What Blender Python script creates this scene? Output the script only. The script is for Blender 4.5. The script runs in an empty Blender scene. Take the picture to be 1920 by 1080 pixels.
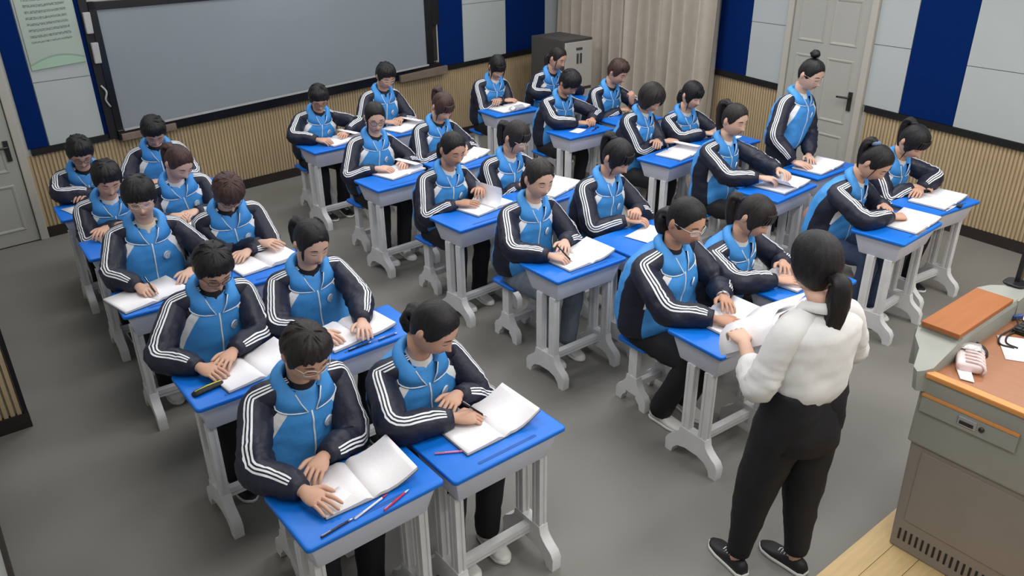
import bpy, bmesh, math, random
import numpy as np
from mathutils import Vector, noise
random.seed(7); rng = np.random.RandomState(3)
SC = bpy.context.scene
COL = SC.collection
PI = math.pi
# ------------------------------------------------------------------ camera
cam_d = bpy.data.cameras.new('camera'); cam = bpy.data.objects.new('camera', cam_d); COL.objects.link(cam)
CP = np.array([-0.8784, -2.4185, 2.7585]); YAW, PIT, ROL = 0.66334, -0.45232, -0.01216
_f = np.array([math.sin(YAW)*math.cos(PIT), math.cos(YAW)*math.cos(PIT), math.sin(PIT)])
_r = np.array([math.cos(YAW), -math.sin(YAW), 0.]); _u = np.cross(_r, _f)
_r2 = _r*math.cos(ROL)+_u*math.sin(ROL); _u2 = -_r*math.sin(ROL)+_u*math.cos(ROL)
from mathutils import Matrix
M = Matrix.Identity(4)
for i in range(3):
    M[i][0] = _r2[i]; M[i][1] = _u2[i]; M[i][2] = -_f[i]; M[i][3] = CP[i]
cam.matrix_world = M
cam_d.sensor_fit = 'HORIZONTAL'; cam_d.sensor_width = 36; cam_d.lens = 1480.5*36/1920; cam_d.clip_start = 0.02
SC.camera = cam
# ------------------------------------------------------------------ light
w = bpy.data.worlds.new('world'); SC.world = w; w.use_nodes = True
w.node_tree.nodes['Background'].inputs[0].default_value = (.9, .95, 1, 1)
w.node_tree.nodes['Background'].inputs[1].default_value = 0.3
SC.view_settings.view_transform = 'Standard'; SC.view_settings.look = 'None'
SC.view_settings.exposure = 0.1; SC.view_settings.gamma = 1; SC.view_settings.use_curve_mapping = False
CEIL = 3.15
LAMPS = [(x, y, wx*wy) for y, wy in ((-2.6, 1.02), (-.9, .85), (1.2, .95), (3.3, .88), (5.1, .55)) for x, wx in ((.5, .72), (2.7, 1.), (4.9, 1.05))]   # the lamps at the back burn lower
LAMP_W = 30.0
for (x, y, wt) in LAMPS:
    l = bpy.data.lights.new('ceiling_lamp_light', 'AREA'); l.shape = 'RECTANGLE'; l.size = 1.2; l.size_y = .6
    l.energy = LAMP_W*wt; l.color = (.99, .985, .985)
    o = bpy.data.objects.new('ceiling_lamp_light', l); COL.objects.link(o); o.location = (x, y, CEIL-.06)

# ------------------------------------------------------------------ materials
def lin(c):
    c = c/255.
    return c/12.92 if c <= .04045 else ((c+.055)/1.055)**2.4
def rgb(r, g, b): return (lin(r), lin(g), lin(b), 1)
MATS = {}
def mat(name, col, rough=.6, var=.0, vscale=8., bump=0., bscale=60., metal=0., spec=.4, stretch=None, sheen=0.):
    m = bpy.data.materials.new(name); m.use_nodes = True; nt = m.node_tree; b = nt.nodes['Principled BSDF']
    b.inputs['Base Color'].default_value = col; b.inputs['Roughness'].default_value = rough
    b.inputs['Metallic'].default_value = metal; b.inputs['Specular IOR Level'].default_value = spec
    if sheen: b.inputs['Sheen Weight'].default_value = sheen
    if var or bump:
        tc = nt.nodes.new('ShaderNodeTexCoord'); mp = nt.nodes.new('ShaderNodeMapping')
        nt.links.new(tc.outputs['Object'], mp.inputs[0])
        if stretch: mp.inputs['Scale'].default_value = stretch
    if var:
        n = nt.nodes.new('ShaderNodeTexNoise'); n.inputs['Scale'].default_value = vscale; n.inputs['Detail'].default_value = 4
        nt.links.new(mp.outputs[0], n.inputs['Vector'])
        mr = nt.nodes.new('ShaderNodeMapRange'); mr.inputs[1].default_value = .3; mr.inputs[2].default_value = .7
        mr.inputs[3].default_value = 1-var; mr.inputs[4].default_value = 1+var
        nt.links.new(n.outputs[0], mr.inputs[0])
        mx = nt.nodes.new('ShaderNodeMix'); mx.data_type = 'RGBA'; mx.blend_type = 'MULTIPLY'; mx.inputs[0].default_value = 1
        mx.inputs[6].default_value = col; nt.links.new(mr.outputs[0], mx.inputs[7]); nt.links.new(mx.outputs[2], b.inputs['Base Color'])
    if bump:
        n2 = nt.nodes.new('ShaderNodeTexNoise'); n2.inputs['Scale'].default_value = bscale; n2.inputs['Detail'].default_value = 3
        nt.links.new(mp.outputs[0], n2.inputs['Vector'])
        bp = nt.nodes.new('ShaderNodeBump'); bp.inputs['Strength'].default_value = bump; bp.inputs['Distance'].default_value = .01
        nt.links.new(n2.outputs[0], bp.inputs['Height']); nt.links.new(bp.outputs[0], b.inputs['Normal'])
    MATS[name] = m
    return m
mat('floor_vinyl', rgb(122, 120, 114), .55, .05, 1.2, .03, 200)
mat('wall_paint', rgb(180, 180, 176), .8, .02, 3)
mat('ceiling_paint', rgb(215, 215, 212), .9)
mat('panel_white', rgb(172, 178, 177), .75, .015, 4)
mat('panel_blue', rgb(3, 35, 92), .95, .04, 30, spec=.08)
mat('seam', rgb(70, 74, 76), .8)
mat('wood_slat', rgb(180, 160, 126), .6, .10, 6, .1, 40, stretch=(6, 6, .6))
mat('wood_gap', rgb(158, 136, 104), .7, .08, 8)
mat('dark_trim', rgb(20, 18, 20), .55, .2, 6)
mat('dark_base', rgb(44, 38, 34), .5, .15, 6)
mat('door_paint', rgb(164, 163, 155), .5, .015, 3)
mat('door_frame', rgb(176, 172, 162), .5, .02, 3)
mat('handle_metal', rgb(70, 68, 66), .35, metal=.7)
mat('board_surface', rgb(134, 141, 146), .35, .02, 2, spec=.5)
mat('board_frame', rgb(20, 20, 24), .22, .3, 5, spec=.6)
mat('board_tray', rgb(118, 104, 92), .4, .15, 10)
mat('grey_plastic', rgb(170, 170, 168), .5, .05, 9)
mat('curtain', rgb(184, 174, 160), .8, .05, 12, .1, 120, sheen=.2)
mat('cabinet_dark', rgb(74, 72, 70), .5, .06, 6)
mat('cabinet_light', rgb(186, 184, 176), .5, .03, 5)
mat('desk_blue', rgb(10, 112, 214), .42, .03, 14, .02, 150)
mat('desk_groove_shade', rgb(8, 84, 168), .5)
mat('desk_grey', rgb(204, 206, 219), .5, .03, 10)
mat('leg_grey', rgb(214, 214, 214), .5, .05, 12)
mat('leg_groove', rgb(176, 176, 176), .6)
mat('rubber', rgb(30, 30, 30), .8)
mat('paper', rgb(246, 244, 246), .8, .012, 60)
mat('paper_edge', rgb(214, 210, 206), .8, .08, 200)
mat('book_cover', rgb(60, 66, 84), .5)
mat('pen_red', rgb(196, 40, 70), .35); mat('pen_white', rgb(225, 225, 228), .35); mat('pen_dark', rgb(50, 34, 60), .3)
mat('pen_pink', rgb(232, 130, 170), .4); mat('silver', rgb(200, 200, 205), .25, metal=.8); mat('pen_black', rgb(24, 24, 28), .3)
mat('yellow', rgb(214, 206, 70), .5); mat('case_black', rgb(26, 26, 28), .6, .2, 30)
mat('skin', rgb(204, 160, 136), .5, .05, 14, .03, 90, spec=.35)
mat('skin_fair', rgb(214, 174, 152), .5, .04, 14, .03, 90, spec=.35)
mat('skin_tan', rgb(192, 146, 120), .5, .05, 14, .03, 90, spec=.35)
mat('lip', rgb(176, 104, 96), .45); mat('lash', rgb(40, 30, 28), .7); mat('brow', rgb(58, 46, 42), .8)
for nm, c in (('hair_black', (26, 24, 25)), ('hair_soft', (38, 33, 32)), ('hair_brown', (66, 46, 42))):
    mat(nm, rgb(*c), .46, .45, 9, .28, 40, spec=.32, stretch=(9, 9, 1.2))
mat('hair_tie', rgb(40, 44, 60), .7); mat('scrunchie', rgb(96, 120, 150), .8, .2, 60)
mat('jersey_navy', rgb(25, 29, 47), .5, .14, 14, .35, 30)
mat('jersey_blue', rgb(70, 152, 225), .55, .05, 10, .25, 28)
mat('jersey_white', rgb(232, 234, 236), .6, .03, 20)
mat('badge_white', rgb(214, 226, 238), .5); mat('badge_blue', rgb(70, 120, 180), .5)
mat('shirt_white', rgb(222, 221, 219), .7, .02, 12, .15, 22)
mat('under_black', rgb(26, 27, 34), .7); mat('under_white', rgb(226, 224, 222), .8); mat('under_cream', rgb(222, 208, 184), .8)
mat('pants_black', rgb(22, 22, 27), .75, .2, 10, .2, 30); mat('pants_navy', rgb(34, 38, 54), .7, .15, 10, .2, 30)
mat('jeans_grey', rgb(110, 118, 130), .8, .15, 20, .15, 60); mat('jeans_dark', rgb(48, 62, 88), .8, .15, 20, .15, 60)
mat('shoe_white', rgb(216, 214, 208), .6, .06, 20); mat('shoe_black', rgb(30, 30, 33), .55, .1, 20); mat('sole_white', rgb(226, 226, 222), .6)
mat('glasses_dark', rgb(70, 66, 66), .3); mat('glasses_clear', rgb(205, 200, 196), .25)
mat('podium_grey', rgb(146, 148, 140), .5, .03, 6); mat('podium_lower', rgb(138, 131, 124), .5, .04, 5)
mat('podium_orange', rgb(154, 94, 50), .65, .06, 5, .03, 40, stretch=(1, 8, 1))
mat('podium_top', rgb(152, 102, 70), .4, .06, 6, .03, 40, stretch=(8, 1, 1))
mat('podium_edge', rgb(208, 142, 78), .45, .05, 8)
mat('black_plastic', rgb(24, 24, 27), .4); mat('key_black', rgb(44, 44, 48), .5); mat('foil', rgb(214, 208, 206), .25, .1, 40, .3, 50, metal=.35)
mat('pink_tissue', rgb(222, 202, 200), .7, .05, 30, .2, 60)
mat('cable', rgb(40, 30, 28), .5); mat('usb_blue', rgb(60, 84, 140), .4)
mat('poster_plain', rgb(164, 176, 164), .6)
mat('light_frame', rgb(230, 230, 230), .5)

def mat_glass():
    m = bpy.data.materials.new('lens_glass'); m.use_nodes = True; nt = m.node_tree
    t = nt.nodes.new('ShaderNodeBsdfTransparent'); g = nt.nodes.new('ShaderNodeBsdfGlossy'); g.inputs['Roughness'].default_value = .08
    mx = nt.nodes.new('ShaderNodeMixShader'); mx.inputs[0].default_value = .14
    nt.links.new(t.outputs[0], mx.inputs[1]); nt.links.new(g.outputs[0], mx.inputs[2]); nt.links.new(mx.outputs[0], nt.nodes['Material Output'].inputs[0])
    MATS['lens_glass'] = m
    m2 = m.copy(); m2.name = 'clear_vinyl'; MATS['clear_vinyl'] = m2
    m2.node_tree.nodes['Mix Shader'].inputs[0].default_value = .45; m2.node_tree.nodes['Glossy BSDF'].inputs['Roughness'].default_value = .3
mat_glass()

def nodes_math(nt, op, a, b=None, c=None):
    n = nt.nodes.new('ShaderNodeMath'); n.operation = op
    for i, v in enumerate((a, b, c)):
        if v is None: continue
        if isinstance(v, (int, float)): n.inputs[i].default_value = v
        else: nt.links.new(v, n.inputs[i])
    return n.outputs[0]
def between(nt, x, lo, hi):
    return nodes_math(nt, 'MULTIPLY', nodes_math(nt, 'GREATER_THAN', x, lo), nodes_math(nt, 'LESS_THAN', x, hi))
def mixc(nt, fac, a, b):
    mx = nt.nodes.new('ShaderNodeMix'); mx.data_type = 'RGBA'
    nt.links.new(fac, mx.inputs[0])
    for i, v in ((6, a), (7, b)):
        if isinstance(v, tuple): mx.inputs[i].default_value = v
        else: nt.links.new(v, mx.inputs[i])
    return mx.outputs[2]
def uv_mat(name, base, build):
    m = MATS[base].copy(); m.name = name; nt = m.node_tree; b = nt.nodes['Principled BSDF']
    uv = nt.nodes.new('ShaderNodeUVMap'); sp = nt.nodes.new('ShaderNodeSeparateXYZ'); nt.links.new(uv.outputs[0], sp.inputs[0])
    src = b.inputs['Base Color'].links[0].from_socket if b.inputs['Base Color'].links else tuple(b.inputs['Base Color'].default_value)
    out = build(nt, sp.outputs[0], sp.outputs[1], src)
    nt.links.new(out, b.inputs['Base Color'])
    MATS[name] = m
WHITE = rgb(236, 238, 240)
def b_sleeve(nt, u, v, src):
    x = nodes_math(nt, 'ABSOLUTE', nodes_math(nt, 'SUBTRACT', u, .5))
    s = nodes_math(nt, 'MAXIMUM', nodes_math(nt, 'LESS_THAN', x, .0098), between(nt, x, .0265, .046))
    s = nodes_math(nt, 'MULTIPLY', s, nodes_math(nt, 'LESS_THAN', v, .955))
    return mixc(nt, s, src, WHITE)
uv_mat('sleeve', 'jersey_navy', b_sleeve)
def b_torso(nt, u, v, src):
    a = nodes_math(nt, 'MULTIPLY', nodes_math(nt, 'ABSOLUTE', nodes_math(nt, 'SUBTRACT', u, .5)), 2)   # 0 front, 1 back
    # raglan seam creeps towards the neck with height
    seam = nodes_math(nt, 'SUBTRACT', .325, nodes_math(nt, 'MULTIPLY', nodes_math(nt, 'MAXIMUM', nodes_math(nt, 'SUBTRACT', v, .62), 0), .33))
    navy = nodes_math(nt, 'MULTIPLY', nodes_math(nt, 'GREATER_THAN', a, seam), nodes_math(nt, 'LESS_THAN', a, .60))
    c = mixc(nt, navy, src, rgb(25, 29, 47))
    d = nodes_math(nt, 'SUBTRACT', seam, a)
    pip = nodes_math(nt, 'MULTIPLY', between(nt, d, -.02, nodes_math(nt, 'MULTIPLY', .085, nodes_math(nt, 'MINIMUM', 1, nodes_math(nt, 'MULTIPLY', nodes_math(nt, 'SUBTRACT', v, .40), 4.5)))), between(nt, v, .40, .92))
    return mixc(nt, pip, c, WHITE)
uv_mat('jacket_torso', 'jersey_blue', b_torso)
def b_page(nt, u, v, src):
    # faint lines of print
    rows = nodes_math(nt, 'LESS_THAN', nodes_math(nt, 'FRACT', nodes_math(nt, 'MULTIPLY', v, 26)), .42)
    n = nt.nodes.new('ShaderNodeTexNoise'); n.inputs['Scale'].default_value = 34; n.inputs['Detail'].default_value = 2
    cb = nt.nodes.new('ShaderNodeCombineXYZ'); nt.links.new(u, cb.inputs[0]); nt.links.new(nodes_math(nt, 'FLOOR', nodes_math(nt, 'MULTIPLY', v, 26)), cb.inputs[1]); nt.links.new(cb.outputs[0], n.inputs['Vector'])
    ink = nodes_math(nt, 'MULTIPLY', rows, nodes_math(nt, 'GREATER_THAN', n.outputs[0], .52))
    ink = nodes_math(nt, 'MULTIPLY', ink, nodes_math(nt, 'MULTIPLY', between(nt, u, .1, .9), between(nt, v, .1, .92)))
    return mixc(nt, nodes_math(nt, 'MULTIPLY', ink, .06), src, rgb(120, 120, 130))
uv_mat('page', 'paper', b_page)
def b_poster(nt, u, v, src):
    rows = between(nt, nodes_math(nt, 'FRACT', nodes_math(nt, 'MULTIPLY', v, 22)), .28, .72)
    n = nt.nodes.new('ShaderNodeTexNoise'); n.inputs['Scale'].default_value = 30; n.inputs['Detail'].default_value = 3
    cb = nt.nodes.new('ShaderNodeCombineXYZ'); nt.links.new(u, cb.inputs[0]); nt.links.new(nodes_math(nt, 'MULTIPLY', v, 9), cb.inputs[1]); nt.links.new(cb.outputs[0], n.inputs['Vector'])
    ink = nodes_math(nt, 'MULTIPLY', rows, nodes_math(nt, 'GREATER_THAN', n.outputs[0], .47))
    ink = nodes_math(nt, 'MULTIPLY', ink, nodes_math(nt, 'MULTIPLY', between(nt, u, .12, .86), between(nt, v, .2, .97)))
    c = mixc(nt, nodes_math(nt, 'MULTIPLY', ink, .75), src, rgb(70, 78, 80))
    band = nodes_math(nt, 'LESS_THAN', v, nodes_math(nt, 'ADD', .035, nodes_math(nt, 'MULTIPLY', nodes_math(nt, 'SINE', nodes_math(nt, 'MULTIPLY', u, 3.1)), .05)))
    edge = between(nt, nodes_math(nt, 'SUBTRACT', v, nodes_math(nt, 'MULTIPLY', nodes_math(nt, 'SINE', nodes_math(nt, 'MULTIPLY', u, 3.1)), .05)), .03, .045)
    c = mixc(nt, nodes_math(nt, 'MULTIPLY', band, .5), c, rgb(150, 190, 160))
    return mixc(nt, nodes_math(nt, 'MULTIPLY', edge, .6), c, rgb(110, 140, 120))
uv_mat('poster_print', 'poster_plain', b_poster)

# ------------------------------------------------------------------ mesh helpers
class MB:
    def __init__(s): s.V = []; s.F = []; s.M = []; s.UV = []; s.n = 0; s.mats = []; s.flat = []
    def mi(s, m):
        if m not in s.mats: s.mats.append(m)
        return s.mats.index(m)
    def add(s, V, F, m, uv=None, flat=False):
        V = np.asarray(V, float).reshape(-1, 3); k = s.mi(m); o = s.n
        s.V.append(V); s.n += len(V)
        for i, f in enumerate(F):
            s.F.append(tuple(int(a)+o for a in f)); s.M.append(k); s.flat.append(flat)
            s.UV.extend(uv[i] if uv is not None else [(0, 0)]*len(f))
        return s
    def box(s, lo, hi, m, R=None, t=(0, 0, 0)):
        x0, y0, z0 = lo; x1, y1, z1 = hi
        V = np.array([[x0,y0,z0],[x1,y0,z0],[x1,y1,z0],[x0,y1,z0],[x0,y0,z1],[x1,y0,z1],[x1,y1,z1],[x0,y1,z1]], float)
        if R is not None: V = V@np.asarray(R).T
        V = V+np.asarray(t)
        return s.add(V, [(0,3,2,1),(4,5,6,7),(0,1,5,4),(1,2,6,5),(2,3,7,6),(3,0,4,7)], m, flat=True)
    def hexa(s, V, m): return s.add(V, [(0,3,2,1),(4,5,6,7),(0,1,5,4),(1,2,6,5),(2,3,7,6),(3,0,4,7)], m, flat=True)
    def prism(s, poly, axis, a, b, m):
        """extrude a 2-D polygon along an axis from a to b; flat shaded"""
        n = len(poly); V = []
        for q in (a, b):
            for (p, r) in poly:
                V.append({'x': (q, p, r), 'y': (p, q, r), 'z': (p, r, q)}[axis])
        F = [tuple(range(n-1, -1, -1)), tuple(range(n, 2*n))]+[(i, (i+1) % n, n+(i+1) % n, n+i) for i in range(n)]
        return s.add(V, F, m, flat=True)
    def obj(s, name, parent=None, bevel=0., off=None, data_only=False):
        me = bpy.data.meshes.new(name)
        V = np.concatenate(s.V) if s.V else np.zeros((0, 3))
        if off is not None: V = V-np.asarray(off)
        me.from_pydata(V.tolist(), [], s.F)
        for m in s.mats: me.materials.append(MATS[m])
        me.polygons.foreach_set('material_index', s.M)
        me.polygons.foreach_set('use_smooth', [not f for f in s.flat])
        if any(u != (0, 0) for u in s.UV[:40]) or len(s.UV) < 200000:
            ul = me.uv_layers.new(name='UVMap'); ul.data.foreach_set('uv', np.array(s.UV, float).ravel())
        me.validate(); me.update()
        bm = bmesh.new(); bm.from_mesh(me)
        if bevel:
            bmesh.ops.bevel(bm, geom=[e for e in bm.edges if len(e.link_faces) == 2 and e.calc_face_angle(0) > .5], offset=bevel, segments=2, profile=.6, affect='EDGES')
        bmesh.ops.recalc_face_normals(bm, faces=bm.faces)
        bm.to_mesh(me); bm.free()
        return link(me, name, parent)
def link(me, name, parent=None):
    o = bpy.data.objects.new(name, me); COL.objects.link(o)
    if parent is not None: o.parent = parent
    return o
def tag(o, label=None, cat=None, group=None, kind=None):
    if label: o['label'] = label
    if cat: o['category'] = cat
    if group: o['group'] = group
    if kind: o['kind'] = kind
    return o
def empty(name, loc=(0, 0, 0), rz=0., label=None, cat=None, group=None):
    o = bpy.data.objects.new(name, None); COL.objects.link(o); o.location = loc; o.rotation_euler = (0, 0, rz); o.empty_display_size = .1
    return tag(o, label, cat, group)
def dup_tree(o, parent=None):
    c = o.copy(); COL.objects.link(c); c.parent = parent
    for ch in list(o.children): dup_tree(ch, c)
    return c
def unit(v): v = np.asarray(v, float); return v/(np.linalg.norm(v)+1e-12)
def rotx(a): c, s = math.cos(a), math.sin(a); return np.array([[1,0,0],[0,c,-s],[0,s,c]])
def roty(a): c, s = math.cos(a), math.sin(a); return np.array([[c,0,s],[0,1,0],[-s,0,c]])
def rotz(a): c, s = math.cos(a), math.sin(a); return np.array([[c,-s,0],[s,c,0],[0,0,1]])
def grid_faces(R, N, wrap=True):
    F = []; UV = []
    for i in range(R-1):
        for j in range(N if wrap else N-1):
            k = (j+1) % N
            F.append((i*N+j, i*N+k, (i+1)*N+k, (i+1)*N+j))
            UV.append([(j/N, i/(R-1)), ((j+1)/N, i/(R-1)), ((j+1)/N, (i+1)/(R-1)), (j/N, (i+1)/(R-1))])
    return F, UV
def add_rings(mb, rings, m, cap0=True, cap1=True):
    rings = np.asarray(rings); R, N, _ = rings.shape
    F, UV = grid_faces(R, N); V = rings.reshape(-1, 3)
    if cap0: F = F+[tuple(range(N))]; UV = UV+[[(.5, 0)]*N]
    if cap1: F = F+[tuple((R-1)*N+j for j in range(N-1, -1, -1))]; UV = UV+[[(.5, 1)]*N]
    mb.add(V, F, m, UV); return mb
def catmull(P, n):
    P = np.asarray(P, float); Q = np.vstack([2*P[0]-P[1], P, 2*P[-1]-P[-2]]); out = []
    K = len(P)-1
    for i in range(n):
        t = i/(n-1)*K; k = min(int(t), K-1); t -= k
        a, b, c, d = Q[k], Q[k+1], Q[k+2], Q[k+3]
        out.append(.5*(2*b+(c-a)*t+(2*a-5*b+4*c-d)*t*t+(3*b-a-3*c+d)*t**3))
    return np.array(out)
def frames(P, n0, reverse=False):
    P = np.asarray(P); T = np.gradient(P, axis=0); T /= np.linalg.norm(T, axis=1)[:, None]+1e-12
    N = [None]*len(P); idx = range(len(P)-1, -1, -1) if reverse else range(len(P)); n = np.asarray(n0, float)
    for i in idx:
        n = n-T[i]*(n@T[i]); n = unit(n); N[i] = n
    N = np.array(N); return T, N, np.cross(T, N)
def tube_rings(P, ra, rb, n0, N=12, reverse=False, disp=None):
    """ring j=N/2 points along n0"""
    T, n, b = frames(P, n0, reverse); th = 2*PI*np.arange(N)/N-PI
    ra = np.asarray(ra)*np.ones(len(P)); rb = np.asarray(rb)*np.ones(len(P))
    R = P[:, None, :]+ra[:, None, None]*np.cos(th)[None, :, None]*n[:, None, :]+rb[:, None, None]*np.sin(th)[None, :, None]*b[:, None, :]
    if disp is not None:
        c = P[:, None, :]; d = R-c
        R = c+d*(1+disp(R))[:, :, None]
    return R
def tube(mb, P, r, m, N=8, rb=None, n0=(0, 0, 1), ends=True):
    P = np.asarray(P, float)
    t0 = unit(P[1]-P[0])
    if abs(t0@unit(n0)) > .95: n0 = (1, 0, 0)
    return add_rings(mb, tube_rings(P, r, r if rb is None else rb, n0, N), m, ends, ends)
def nz(p, s, seed=0.): return noise.noise(Vector((p[0]*s+seed, p[1]*s-seed, p[2]*s+.37*seed)))
def noise_field(R, s, seed=0.):
    sh = R.shape[:2]; return np.array([nz(p, s, seed) for p in R.reshape(-1, 3)]).reshape(sh)
def ellipsoid(mb, c, r, m, R=None, nu=12, nv=8):
    V = []; 
    for i in range(nv+1):
        t = PI*i/nv
        for j in range(nu): V.append((r[0]*math.sin(t)*math.cos(2*PI*j/nu), r[1]*math.sin(t)*math.sin(2*PI*j/nu), r[2]*math.cos(t)))
    V = np.array(V)
    if R is not None: V = V@R.T
    F, UV = grid_faces(nv+1, nu); mb.add(V+np.asarray(c), F, m, UV); return mb
# ------------------------------------------------------------------ the room
_bn = unit((.09, -1, 0)); _rn = unit((-1, .07, 0))
def bw(x, z, off=0.): return np.array([x, 5.89+.09*(x-2.2), z])+_bn*off
def rw(y, z, off=0.): return np.array([6.45+.07*y, y, z])+_rn*off
def slab(fn, quad, o0, o1, m, mb=None):
    """quad: four (s,z) corners counter-clockwise; between wall offsets o0 and o1"""
    mb = mb or MB(); V = [fn(s, z, o0) for s, z in quad]+[fn(s, z, o1) for s, z in quad]
    return mb.hexa(V, m)
def rect(s0, s1, z0, z1): return [(s0, z0), (s1, z0), (s1, z1), (s0, z1)]
XL = -1.05; YF = -3.3
m = MB(); m.box((XL-.3, YF-.3, -.1), (7.2, 6.9, 0), 'floor_vinyl'); tag(m.obj('floor'), 'grey vinyl classroom floor', kind='structure')
m = MB(); m.box((XL-.3, YF-.3, CEIL), (7.2, 6.9, CEIL+.1), 'ceiling_paint'); tag(m.obj('ceiling'), 'plain pale ceiling out of view', kind='structure')
wall_back = tag(slab(bw, rect(XL-.2, 7.05, 0, CEIL), -.15, 0, 'wall_paint').obj('wall_back'), 'back wall with blue and white panels above slatted wood', kind='structure')
wall_right = tag(slab(rw, rect(YF-.2, 6.5, 0, CEIL), -.15, 0, 'wall_paint').obj('wall_right'), 'side wall with panels, door and slatted wood dado', kind='structure')
m = MB(); m.box((XL-.15, YF-.2, 0), (XL, 5.7, CEIL), 'wall_paint'); wall_left = tag(m.obj('wall_left'), 'side wall under the camera', kind='structure')
m = MB(); m.box((XL-.2, YF-.15, 0), (6.4, YF, CEIL), 'wall_paint'); tag(m.obj('wall_front'), 'front wall behind the podium', kind='structure')
def railz(x): return .775+.022*x
def railr(y): return .86+.035*y
# --- dado of vertical slats (below 10 px each: one real ribbed mesh per stretch)
def ribbed(fn, s0, s1, z0, z1f, name, parent, step=.034):
    mb = MB(); n = int(round((s1-s0)/step)); step = (s1-s0)/n; V = []; F = []
    prof = []
    for i in range(n):
        a = s0+i*step
        prof += [(a, .004), (a+.26*step, .004), (a+.34*step, .011), (a+.92*step, .011)]
    prof.append((s1, .004))
    for s, o in prof: V.append(fn(s, z0, o)); V.append(fn(s, z1f(s), o))
    F = [(2*i, 2*i+2, 2*i+3, 2*i+1) for i in range(len(prof)-1)]
    face = [f for k, f in enumerate(F) if k % 4 == 2]; gap = [f for k, f in enumerate(F) if k % 4 != 2]
    mb.add(V, face+gap, 'wood_slat', flat=True)
    mb.mi('wood_gap'); mb.M = [0]*len(face)+[1]*len(gap)
    o = mb.obj(name, parent); o['kind'] = 'stuff'; o['label'] = 'narrow vertical wood slats'
    return o
ribbed(bw, -.06, 6.86, .10, railz, 'slat_dado', wall_back)
ribbed(rw, YF, 1.47, .10, railr, 'slat_dado', wall_right)
ribbed(rw, 2.46, 3.40, .10, railr, 'slat_dado', wall_right)
tag(slab(bw, rect(-.06, 6.86, 0, .10), 0, .022, 'dark_base').obj('baseboard_back'), 'dark brown skirting along the back wall', kind='structure')
tag(slab(rw, rect(YF, 1.47, 0, .10), 0, .022, 'dark_base').obj('baseboard_right'), 'dark brown skirting beside the door wall', kind='structure')
slab(rw, rect(2.46, 3.40, 0, .10), 0, .022, 'dark_base').obj('baseboard_piece', wall_right)
T = []
def trim(fn, s0, s1, zf, h, n):
    o = slab(fn, [(s0, zf(s0)), (s1, zf(s1)), (s1, zf(s1)+h), (s0, zf(s0)+h)], 0, .035, 'dark_trim').obj('trim_%d' % n); o['kind'] = 'structure'
trim(bw, -.0, .66, railz, .055, 1); trim(bw, 4.66, 6.50, railz, .055, 2)
trim(rw, YF, 1.47, railr, .058, 3); trim(rw, 2.46, 3.40, railr, .055, 4)
# --- acoustic panels, each a piece of the wall
TOP = 2.75
def panel(fn, par, s0, s1, z0f, z1, m, th=.018, gap=.003):
    z0f = z0f if callable(z0f) else (lambda s, q=z0f: q)
    q = [(s0+gap, z0f(s0)+gap), (s1-gap, z0f(s1)+gap), (s1-gap, z1-gap), (s0+gap, z1-gap)]
    return slab(fn, q, 0, th, m).obj('panel', par)
rt = lambda x: railz(x)+.055
rr = lambda y: railr(y)+.058
panel(bw, wall_back, -.02, .155, rt, TOP, 'panel_blue', .014)
panel(bw, wall_back, .155, .635, rt, 1.395, 'panel_white'); panel(bw, wall_back, .155, .635, 1.395, TOP, 'panel_white')
panel(bw, wall_back, .635, .735, rt, TOP, 'panel_blue', .014)
panel(bw, wall_back, 4.67, 5.065, rt, TOP, 'panel_blue', .014)
panel(bw, wall_back, 5.065, 5.80, rt, 1.64, 'panel_white'); panel(bw, wall_back, 5.065, 5.80, 1.64, TOP, 'panel_white')
panel(bw, wall_back, 5.80, 6.54, rt, TOP, 'panel_blue', .014)
panel(bw, wall_back, 6.54, 6.87, .9, TOP, 'panel_white', .03)
panel(bw, wall_back, -1.0, -.02, 1.98, TOP, 'panel_blue', .014)
panel(rw, wall_right, 2.96, 3.41, rr, TOP, 'panel_blue', .014)
panel(rw, wall_right, 2.50, 2.96, rr, 1.60, 'panel_white'); panel(rw, wall_right, 2.50, 2.96, 1.60, TOP, 'panel_white')
panel(rw, wall_right, 1.13, 1.50, rr, 1.54, 'panel_white'); panel(rw, wall_right, 1.13, 1.50, 1.54, TOP, 'panel_white')
panel(rw, wall_right, .61, 1.13, rr, TOP, 'panel_blue', .014)
panel(rw, wall_right, -.35, .61, rr, 1.47, 'panel_white'); panel(rw, wall_right, -.35, .61, 1.47, 2.1, 'panel_white'); panel(rw, wall_right, -.35, .61, 2.1, TOP, 'panel_white')
for k in range(3):
    panel(rw, wall_right, -.85-k*1.46, -.35-k*1.46, rr, TOP, 'panel_blue', .014); panel(rw, wall_right, -1.81-k*1.46+.0, -.85-k*1.46, rr, TOP, 'panel_white')
    if k == 0: break
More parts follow.
